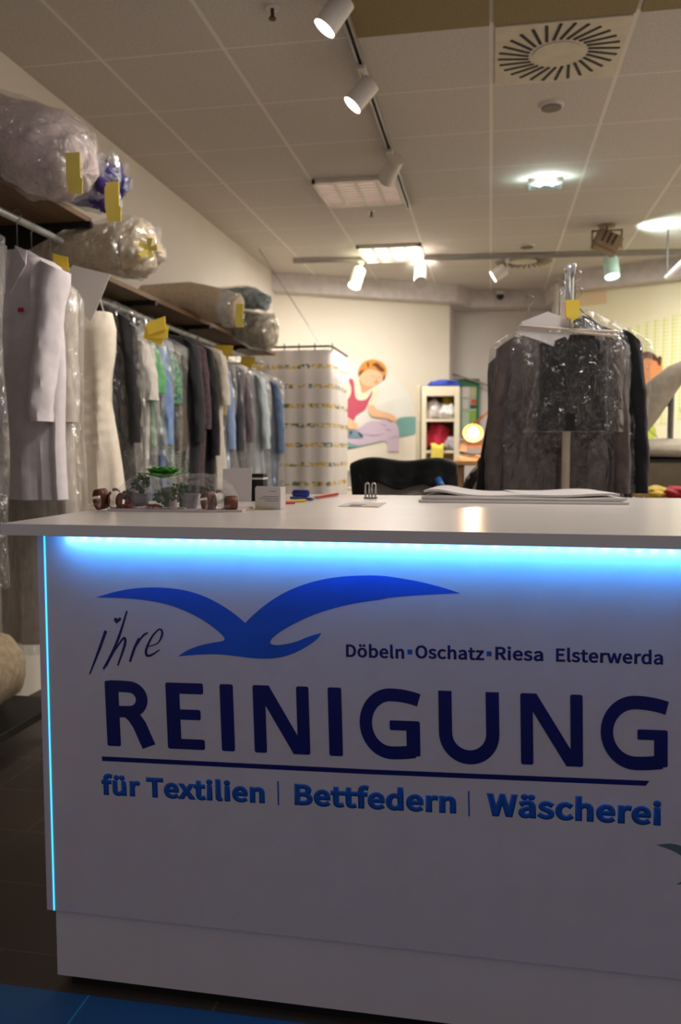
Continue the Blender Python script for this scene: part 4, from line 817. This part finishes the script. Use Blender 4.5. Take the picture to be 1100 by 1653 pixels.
# ------------------------------------------------------------------ stand with wrapped suits behind the counter
YT = 3.42; c0 = atY(914, 740, YT); tx = c0.x; topz = atY(920, 440, YT).z
sd = thing('garment_stand', (tx, YT, FZ), 'cream garment stand carrying the black wrapped suits', 'garment stand')
CRM = mat('cream_enamel', (226, 212, 190), .45)
MB().cyl((tx, YT, FZ+.02), (tx, YT, topz-.12), .0165).build('pole', CRM, sd, 'auto'); MB().cyl((tx, YT, FZ), (tx, YT, FZ+.02), .22, .21, 32).build('base', CRM, sd, 'auto')
MB().cyl((tx, YT, topz-.14), (tx, YT, topz+.0), .017).build('chrome_head', CHROME, sd, 'auto'); MB().tube([(tx+.0, YT-.16, topz-.0), (tx, YT-.14, topz-.03), (tx, YT+.3, topz-.03), (tx, YT+.33, topz)], .009).build('hook_bar', CHROME, sd, True); MB().sph((tx, YT, topz+.012), .022).build('finial', CHROME, sd, True)
BF = film('dark_garment_film', .08, .02, bscale=16, bump=1.0, stretch=(1, 1, .42), edge=.22, rough=.15); G3 = 'wrapped suits on the stand'
SUIT = fabric('suit_taupe', (96, 84, 80), (80, 70, 68)); BLK = fabric('suit_black', (20, 19, 22), (12, 12, 14))
hz = topz-.03
garment('suit_jacket', YT+.10, topz-.185, .47, 1.2, SUIT, 'taupe grey suit in crinkled film on the stand, filling its front', 'suit', G3, sleeve=.62, depth=.05, cover=(1.28, BF), X=atY(902, 560, YT+.1).x, seed=51, rail_z=hz, lapel=SUIT, cfl=1.0, flare=1.1)
garment('dress_jacket', YT-.10, topz-.26, .26, .37, BLK, 'short black glossy wrapped jacket hanging foremost on the stand', 'jacket', G3, sleeve=None, depth=.05, cover=(.41, film('gloss_film', .06, .0, bscale=17, bump=1.0, stretch=(1, 1, .6), edge=.16, rough=.14)), X=atY(926, 560, YT-.08).x, seed=52, rail_z=hz, lapel=BLK)
garment('black_coat', YT+.24, topz-.15, .50, 1.35, BLK, 'black coat in film whose right shoulder shows behind the taupe suit', 'coat', G3, sleeve=.66, depth=.05, cover=(1.4, BF), X=atY(930, 560, YT+.24).x, seed=53, rail_z=hz, cfl=1.02)
garment('black_gown', YT+.40, topz-.22, .36, 1.3, BLK, 'black gown flaring out at the left behind the taupe suit', 'gown', G3, sleeve=None, depth=.05, X=atY(853, 560, YT+.40).x, seed=54, rail_z=hz, flare=5.0)
zz = lambda *q: atY(760+q[0]/3.235, 420+q[1]/3.235, q[2])
YH = YT-.15
hg = thing('paper_hanger', zz(480, 330, YH), 'white hanger with folded paper sheets before the wrapped suits', 'hanger')
MB().prism([zz(265, 322, YH), zz(405, 268, YH), zz(470, 292, YH), zz(545, 332, YH), zz(535, 372, YH), zz(270, 350, YH)], (0, .003, 0)).build('upper_sheet', PAPER, hg)
MB().prism([zz(250, 345, YH-.006), zz(400, 350, YH-.006), zz(527, 374, YH-.006), zz(485, 470, YH-.006), zz(360, 420, YH-.006), zz(254, 385, YH-.006)], (0, .003, 0)).build('lower_sheet', PAPER, hg)
MB().tube([zz(255, 342, YH-.012), zz(520, 362, YH-.012), zz(772, 374, YH-.012)], .005).build('bar', CRM, hg, True); MB().tube([zz(520, 372, YH-.012), zz(640, 385, YH-.012), zz(774, 398, YH-.012)], .006).build('lower_bar', CRM, hg, True)
MB().tube([zz(520, 360, YH-.012), zz(518, 200, YH-.004), zz(515, 70, YH)], .0025).build('hook', STEEL, hg, True)
MB().tube([zz(565, 250, YH-.004), zz(690, 352, YH-.01)], .003).build('brace', STEEL, hg, True)
tg = thing('claim_slip', zz(530, 250, YH-.03), 'yellow slip tied to the top of the wrapped suits', 'paper slip')
MB().prism([zz(495, 208, YH-.03), zz(570, 205, YH-.03), zz(572, 290, YH-.035), zz(540, 316, YH-.035), zz(500, 296, YH-.035)], (0, .002, 0)).build('slip', YEL, tg); MB().prism([zz(474, 222, YH-.024), zz(510, 215, YH-.024), zz(512, 318, YH-.026), zz(476, 300, YH-.026)], (0, .002, 0)).build('pink_slip', mat('pink_slip', (206, 180, 172), .7), tg)
MB().tube([zz(530, 208, YH-.029), zz(522, 150, YH-.01), zz(520, 80, YH)], .0015).build('string', PAPER, tg, True)
# ironing table with sleeve arm at the right edge
YI = 4.55; IR = fabric('ironing_grey', (176, 166, 146), (164, 154, 134))
q0 = atY(1035, 742, YI); q1 = atY(1130, 742, YI)
it = thing('ironing_table', (q0.x+.5, YI, FZ), 'grey padded ironing table with a raised sleeve arm at the right edge', 'ironing table')
rs = []
for i in range(15):
    s_ = i/14; x = q0.x-.14+1.3*s_; e_ = min(1, (s_*6)**.5) if s_ < .17 else 1
    rs.append([Vector((x, YI+.10+.24*e_*math.cos(a), q0.z+.03+(.05*e_ if math.sin(a) > 0 else .02)*math.sin(a)*1.6+.006*math.sin(x*9))) for a in [2*math.pi*k/24 for k in range(24)]])
MB().loft(rs).build('top_pad', IR, it, True)
MB().box((q0.x-.06, YI-.10, .80), (q0.x+1.15, YI+.32, q0.z), .02).build('body', fabric('ironing_dark', (132, 120, 98)), it, 'auto'); MB().box((q0.x-.07, YI-.105, q0.z-.012), (q0.x+1.16, YI+.325, q0.z+.004)).build('edge_rim', BLACKM, it)
for xx in (q0.x+.1, q0.x+.9): MB().box((xx, YI+.0, FZ), (xx+.08, YI+.25, .8)).build('leg', STEEL, it)
hp_ = [atY(x, y, YI+.05) for x, y in ((960, 748), (985, 728), (1014, 696), (1042, 660), (1066, 630), (1090, 606), (1120, 592), (1160, 582), (1180, 578))]
MB().tube(hp_, [.03, .080, .086, .086, .076, .060, .052, .048, .02], 20).build('sleeve_arm', IR, it, True)
pst = atY(1085, 622, YI+.05); MB().cyl((pst.x, YI+.05, q0.z+.05), (pst.x, YI+.05, pst.z+.03), .016).build('post', STEEL, it, 'auto'); MB().sph((pst.x, YI+.035, pst.z+.012), .022).build('knob', BLACKM, it, True)
h0 = atY(1040, 651, YI+.05); MB().cyl((h0.x, YI+.05, h0.z), (pst.x, YI+.05, h0.z-.01), .010).build('cross_bar', STEEL, it, 'auto')
pz = atY(1060, 806, 3.95)
table('back_desk', pz.x-.14, pz.x+.7, 3.86, 4.25, pz.z, 'low white back desk behind the right part of the counter', WHITE)
cloth_heap('yellow_cloth', (atY(1056, 800, 4.0).x, 4.0, pz.z), (.09, .09, .034), fabric('mustard', (206, 172, 62)), 'mustard yellow cloth on the back desk beside the crimson one', 15)
cloth_heap('red_cloth', (atY(1096, 800, 3.98).x, 3.98, pz.z), (.075, .09, .036), fabric('crimson', (168, 22, 36)), 'crimson cloth on the back desk at the right edge', 16)

# ------------------------------------------------------------------ things lying on the counter
ZC = 1.0903
on = lambda px, py: atZ(px, py, ZC)
# stack of large paper sheets
fl = on(676, 811); frr = on(1006, 811); W_ = frr.x-fl.x; yf = fl.y; z0 = ZC
for i, (th, dx0, dx1, dy, lb) in enumerate(((.007, 0, 0, 0, 'lowest of the three big white paper bundles on the counter'), (.007, .008, -.004, .02, 'middle of the three big white paper bundles on the counter'), (.007, .012, -.02, .05, 'topmost of the three big white paper bundles, slightly rumpled'))):
    def pf(u, v, s_, i=i, th=th, dx0=dx0, dx1=dx1, dy=dy, z0=z0):
        x = fl.x+dx0+(W_-dx0+dx1)*u-(0.06*v if u > .5 else -.02*v)*(1 if i else .4); y = yf+dy+.30*v
        wv = (.0035*math.sin(u*6.2+i)+.002*math.sin(u*15))*i*.5+(.010*math.exp(-((u-.06)/.09)**2) if i == 2 else 0)
        return Vector((x, y, z0+.0006+(th if s_ else 0)+(wv if s_ or i == 2 else 0)+(.0 if s_ else 0)))
    mb = MB(); nu = 40; nv = 6; A = [[mb.b.verts.new(pf(u/nu, v/nv, 1)) for v in range(nv+1)] for u in range(nu+1)]; B = [[mb.b.verts.new(pf(u/nu, v/nv, 0)) for v in range(nv+1)] for u in range(nu+1)]
    for u in range(nu):
        for v in range(nv): mb.b.faces.new((A[u][v], A[u+1][v], A[u+1][v+1], A[u][v+1])); mb.b.faces.new((B[u][v+1], B[u+1][v+1], B[u+1][v], B[u][v]))
        mb.b.faces.new((B[u][0], B[u+1][0], A[u+1][0], A[u][0])); mb.b.faces.new((A[u][nv], A[u+1][nv], B[u+1][nv], B[u][nv]))
    for v in range(nv): mb.b.faces.new((A[0][v], A[0][v+1], B[0][v+1], B[0][v])); mb.b.faces.new((B[nu][v], B[nu][v+1], A[nu][v+1], A[nu][v]))
    tag(mb.build('paper_bundle', PAPER), lb, 'paper', 'paper bundles on the counter'); z0 += th+.0022
# flyer and metal stapler like clip
a, b, c, d = on(546, 817.5), on(612, 819), on(624, 812), on(566, 811)
t = thing('flyer', a, 'printed flyer lying flat in front of the metal clip', 'flyer'); MB().prism([a, b, c, d], (0, 0, .0012)).build('sheet', PAPER, t)
for k, (u0, u1, v0, v1, m) in enumerate(((.25, .55, .05, .2, ink('flyer_dark', (60, 60, 66))), (.6, .95, .02, .12, ink('flyer_yellow', (222, 186, 60))), (.2, .6, .35, .45, ink('flyer_grey', (140, 136, 140))))):
    q = lambda u, v: a.lerp(b, u).lerp(d.lerp(c, u), v)+Vector((0, 0, .0014)); MB().prism([q(u0, v0), q(u1, v0), q(u1, v1), q(u0, v1)], (0, 0, .0004)).build('printed_block', m, t)
q = on(598, 805); t = thing('metal_clip', q, 'upright double metal clip standing on the counter', 'clip')
MB().box((q.x-.022, q.y-.006, ZC), (q.x+.022, q.y+.024, ZC+.006), .002).build('base', STEEL, t, 'auto')
for sg in (-1, 1):
    h = atY(598, 778, q.y).z; pts = [(q.x+sg*.011-.006, q.y+.008, ZC+.005), (q.x+sg*.011-.007, q.y+.008, h-.014)]+[(q.x+sg*.011+.007*math.cos(math.pi-math.pi*k/6), q.y+.008, h-.012+.008*math.sin(math.pi*k/6)) for k in range(7)]+[(q.x+sg*.011+.006, q.y+.008, ZC+.005)]
    MB().tube(pts, .0028).build('loop', mat('bright_wire', (226, 222, 220), .25, metal=.7), t, True)
# pens, tape and slip
def pen(a, b, r, m, cap, lb, name='pen', cat='pen'):
    a = Vector(a); b = Vector(b); d = (b-a); t = thing(name, a, lb, cat)
    MB().cyl(a+d*.12, b, r, seg=12).build('barrel', m, t, 'auto'); MB().cyl(a, a+d*.12, r*.15, r, 12).build('tip', cap, t, 'auto'); return t
up_ = Vector((0, 0, .006))
pen(on(506, 806)+up_, on(545, 800)+up_, .0055, mat('pen_red', (214, 40, 44), .35), STEEL, 'red pen lying near the back edge of the counter')
pen(on(508, 808.5)+Vector((0, 0, .005)), on(470, 806)+Vector((0, 0, .005)), .005, mat('pen_blue', (62, 84, 170), .35), STEEL, 'blue pen lying left of the red pen')
pen(on(497, 810.5)+Vector((0, 0, .005)), on(459, 812)+Vector((0, 0, .005)), .0048, mat('pen_yellow', (236, 196, 34), .4), WOODT, 'yellow pencil in front of the blue pen', 'pencil', 'pencil')
pen(on(478, 813.2)+Vector((0, 0, .004)), on(459, 814)+Vector((0, 0, .004)), .004, mat('pen_pink', (216, 60, 110), .4), STEEL, 'short pink pen stub in front of the yellow pencil')
q = on(486, 803); t = thing('ink_stamp', q, 'dark blue lidded bottle lying on its side by the pens', 'bottle')
rb = .0125; zc = ZC+rb+.001
MB().cyl((q.x-.026, q.y+.01, zc), (q.x+.008, q.y, zc), rb, seg=22).build('body', mat('navy_plastic', (26, 38, 128), .3), t, 'auto'); MB().cyl((q.x+.008, q.y, zc), (q.x+.026, q.y-.005, zc), rb*1.08, rb*.95, 22).build('lid', mat('navy_lid', (40, 56, 150), .25), t, 'auto'); MB().cyl((q.x-.031, q.y+.0115, zc), (q.x-.026, q.y+.01, zc), rb*.7, rb*.9, 22).build('end', STEEL, t, 'auto')
# cards
q = on(412, 822); r2 = on(459, 821); yk = q.y; h = atY(458, 785, yk).z
t = thing('business_card_box', q, 'white box of business cards with tiny grey lines of print', 'card box')
MB().box((q.x, yk, ZC), (r2.x, yk+.055, h-.004), .001).build('box', WHITE, t); MB().box((q.x+.004, yk-.0012, ZC+.003), (r2.x-.002, yk-.0002, h)).build('front_card', PAPER, t)
w_ = r2.x-q.x
for u0, u1, v in ((.55, .85, .78), (.30, .92, .55), (.18, .92, .46), (.40, .92, .37)): MB().box((q.x+w_*u0, yk-.0018, ZC+(h-ZC)*v-.0008), (q.x+w_*u1, yk-.0012, ZC+(h-ZC)*v+.0008)).build('print_line', ink('print_grey', (140, 134, 140)), t)
MB().prism([on(392, 825)+Vector((0, 0, .001)), on(412, 823)+Vector((0, 0, .001)), on(458, 822)+Vector((0, 0, .001)), on(440, 818)+Vector((0, 0, .001))], (0, 0, .001)).build('loose_card', YELP, t)
q = on(358, 811); r2 = on(405, 810); yk = q.y+.06; a = atY(358, 757, yk); b = atY(405, 755, yk)
t = thing('table_card', (a.x, yk, ZC), 'blank white upright card behind the gift parcel', 'card')
MB().prism([(a.x, yk, ZC), (b.x, yk, ZC), (b.x, yk+.012, b.z), (a.x, yk+.012, a.z)], (0, .0025, 0)).build('face', PAPER, t); MB().prism([(a.x, yk+.06, ZC), (b.x, yk+.06, ZC), (b.x, yk+.0145, b.z), (a.x, yk+.0145, a.z)], (0, .0025, 0)).build('back_leaf', PAPER, t)
a = atY(407, 783, yk+.02); b = atY(425, 765, yk+.02); t = thing('letter_clip', (a.x, yk+.02, ZC), 'black letter clip box beside the upright white card', 'box')
MB().box((a.x, yk+.02, ZC), (b.x, yk+.07, b.z-.008), .001).build('box', BLACKM, t); MB().box((a.x-.001, yk+.018, b.z-.018), (b.x+.001, yk+.0705, b.z-.012)).build('label_strip', PAPER, t); MB().box((a.x, yk+.02, b.z-.008), (b.x, yk+.07, b.z), .001).build('lid', BLACKM, t)
# gift parcel: board with plants, pots and ribbons under cellophane
fa = on(172, 825); fb = on(402, 824); yp = fa.y+.004
gp = thing('gift_parcel', ((fa.x+fb.x)/2, yp, ZC), 'gift parcel of small plants and brown bows wrapped in cellophane', 'gift parcel')
MB().prism([(fa.x, yp, ZC), (on(345, 825).x, yp, ZC), (fb.x, yp+.03, ZC), (fb.x-.01, yp+.16, ZC), (fa.x+.03, yp+.17, ZC)], (0, 0, .006)).build('base_board', mat('board_pink', (222, 206, 204), .6), gp)
BRW = mat('brown_ribbon', (128, 74, 50), .45, (104, 56, 38), 30); DGR = mat('dark_leaf', (60, 112, 58), .55, (44, 88, 44), 40); LGR = mat('bright_leaf', (84, 168, 52), .5, (64, 140, 40), 40)
GPT = mat('grey_pot', (150, 142, 150), .6, (136, 130, 138), 20); RED = mat('berry_red', (150, 34, 36), .4)
def ribbon(c, r, ax, tilt, w=.030, n=22):
    c = Vector(c); ax = Vector(ax).normalized(); e1 = Vector((0, 0, 1)).cross(ax).normalized() if abs(ax.z) < .9 else Vector((1, 0, 0)); e2 = ax.cross(e1)
    mb = MB(); mb.grid(lambda u, v: c+(e1*math.cos(u*6.0+tilt)*r*.7+e2*math.sin(u*6.0+tilt)*r)*(1+.05*math.sin(u*11))+ax*(v-.5)*w+Vector((0, 0, r)), n, 2); mb.thick(.0012); return mb
def item(px, py, dy): return atY(px, py, yp+dy)
for px, r, ax, tl_ in ((164, .027, (.45, 1, .1), .3), (186, .027, (-.6, 1, .2), 1.2), (200, .022, (-.9, .5, .1), 2.0)): ribbon((item(px, 820, .03).x, yp+.03, ZC+.003), r, ax, tl_).build('bow_loop', BRW, gp, True)
for px, r, ax, tl_ in ((336, .024, (.6, 1, .1), .4), (354, .026, (-.4, 1, .1), 1.0), (372, .020, (.9, .6, 0), 2.2)): ribbon((item(px, 820, .03).x, yp+.035, ZC+.003), r, ax, tl_).build('bow_loop', BRW, gp, True)
def pot(px, r, h, dy, lying=False):
    x = item(px, 815, dy).x; y = yp+dy; mb = MB(); z = ZC+.0065
    if lying: mb.cyl((x-h/2, y, z+r), (x+h/2, y+.01, z+r), r, r*.8, 26)
    else: mb.cyl((x, y, z), (x, y, z+h), r*.75, r, 26); mb.cyl((x, y, z+h-.006), (x, y, z+h), r*1.05, r*1.05, 26)
    return mb
pot(222, .020, .05, .06, True).build('pot', GPT, gp, 'auto'); pot(306, .026, .042, .05).build('pot', GPT, gp, 'auto'); pot(275, .024, .052, .10).build('pot', mat('rosy_pot', (186, 166, 168), .6), gp, 'auto')
def rosette(px, py, dy, n, ln, wd, m, lift, layers=3, name='leaf_rosette'):
    c = item(px, py, dy); mb = MB()
    for L_ in range(layers):
        for k in range(n):
            a = 6.283*k/n+L_*.5; d = Vector((math.cos(a), math.sin(a), 0)); s_ = Vector((-d.y, d.x, 0)); ll = ln*(1-.22*L_); lf = lift+.25*L_
            p_ = lambda t_, o: c+d*ll*t_*math.cos(lf*t_)+Vector((0, 0, ll*t_*math.sin(lf)*1.0-.12*ll*t_*t_+.002*L_))+s_*o*wd*math.sin(math.pi*min(1, .12+t_*.88))
            mb.grid(lambda u, v: p_(v, u-.5), 2, 6)
    mb.thick(.0012); return mb.build(name, m, gp, True)
rosette(264, 771, .10, 8, .080, .044, LGR, .30); 
def herb(px, py, dy, r, m):
    c = item(px, py, dy); mb = MB()
    for k in range(120):
        d = Vector((R.gauss(0, 1), R.gauss(0, 1), R.gauss(.3, .8))).normalized(); s_ = d.cross(Vector((R.random(), R.random(), R.random()))).normalized(); n_ = s_.cross(d); o_ = c+d*r*R.uniform(.45, 1)
        l_ = r*.5; mb.prism([o_-s_*l_*.35, o_+d*l_*.2-s_*l_*.5, o_+d*l_*.8, o_+d*l_*.2+s_*l_*.5, o_+s_*l_*.35], n_*.0008)
    return mb.build('foliage', m, gp)
herb(228, 781, .08, .023, DGR); herb(262, 803, .03, .020, DGR); herb(291, 796, .04, .025, DGR); herb(205, 800, .05, .014, DGR)
for px, dy, m in ((228, .08, DGR), (292, .04, DGR), (270, .03, DGR)): c = item(px, 800, dy); MB().cyl((c.x, yp+dy, ZC+.006), (c.x, yp+dy, item(px, 786 if px != 270 else 798, dy).z), .004, .006, 10).build('plant_stem', m, gp, 'auto')
mb = MB()
for k in range(46):
    px = R.choice((R.uniform(195, 215), R.uniform(238, 262))); dy = R.uniform(.012, .035); c = item(px, 820, dy); mb.sph((c.x, yp+dy, ZC+.010+R.uniform(0, .006)), R.uniform(.0028, .0045), seg=8)
o = mb.build('berries', RED, gp, True); o['kind'] = 'stuff'
mb = MB()
for k in range(40):
    px = R.uniform(215, 300); dy = R.uniform(.008, .03); c = item(px, 822, dy); mb.sph((c.x, yp+dy, ZC+.009), R.uniform(.002, .0038), (1.6, 1, .8), 8)
o = mb.build('white_pebbles', mat('pebble_white', (226, 220, 216), .4), gp, True); o['kind'] = 'stuff'
CEL = film('cellophane', .05, .01, bscale=30, bump=.9, stretch=(1, 1, 1), rough=.08, edge=.20)
xa, xb = item(188, 820, 0).x, item(352, 820, 0).x; hA = item(200, 768, .06).z-ZC
rings = []
for i in range(25):
    s_ = i/24; x = xa-.035+(xb-xa+.07)*s_; k = min(1, s_*5, (1-s_)*5)**.6; hh = .018+(hA-.018)*k
    rg = []
    for j in range(21):
        a = math.pi*j/20; q = Vector((x, yp+.07-.075*(.45+.55*k)*math.copysign(abs(math.cos(a))**.7, math.cos(a)), ZC+.0065+hh*abs(math.sin(a))**.55)); q += Vector((0, 1, 1))*.004*fbm(q*40)*k; q.z = max(q.z, ZC+.0065); rg.append(q)
    rings.append(rg)
MB().loft(rings, caps=False, closed=False).build('cellophane', CEL, gp, True)
def fan(cx_, dirx, ln, n=30):
    c = item(cx_, 815, .05); c.z = ZC+.016; mb = MB()
    mb.grid(lambda u, v: Vector((c.x+dirx*ln*v*(.75+.25*math.cos(u*9)), c.y+(.10*(u-.5))*(.2+v)+.004*math.sin(u*40)*v, max(ZC+.003, c.z+(.026*math.sin(u*math.pi)*v+.007*math.sin(u*33)*v-.006*v)))), n, 8)
    return mb.build('cellophane_fan', CEL, gp, True)
fan(345, 1, .065); fan(190, -1, .06)
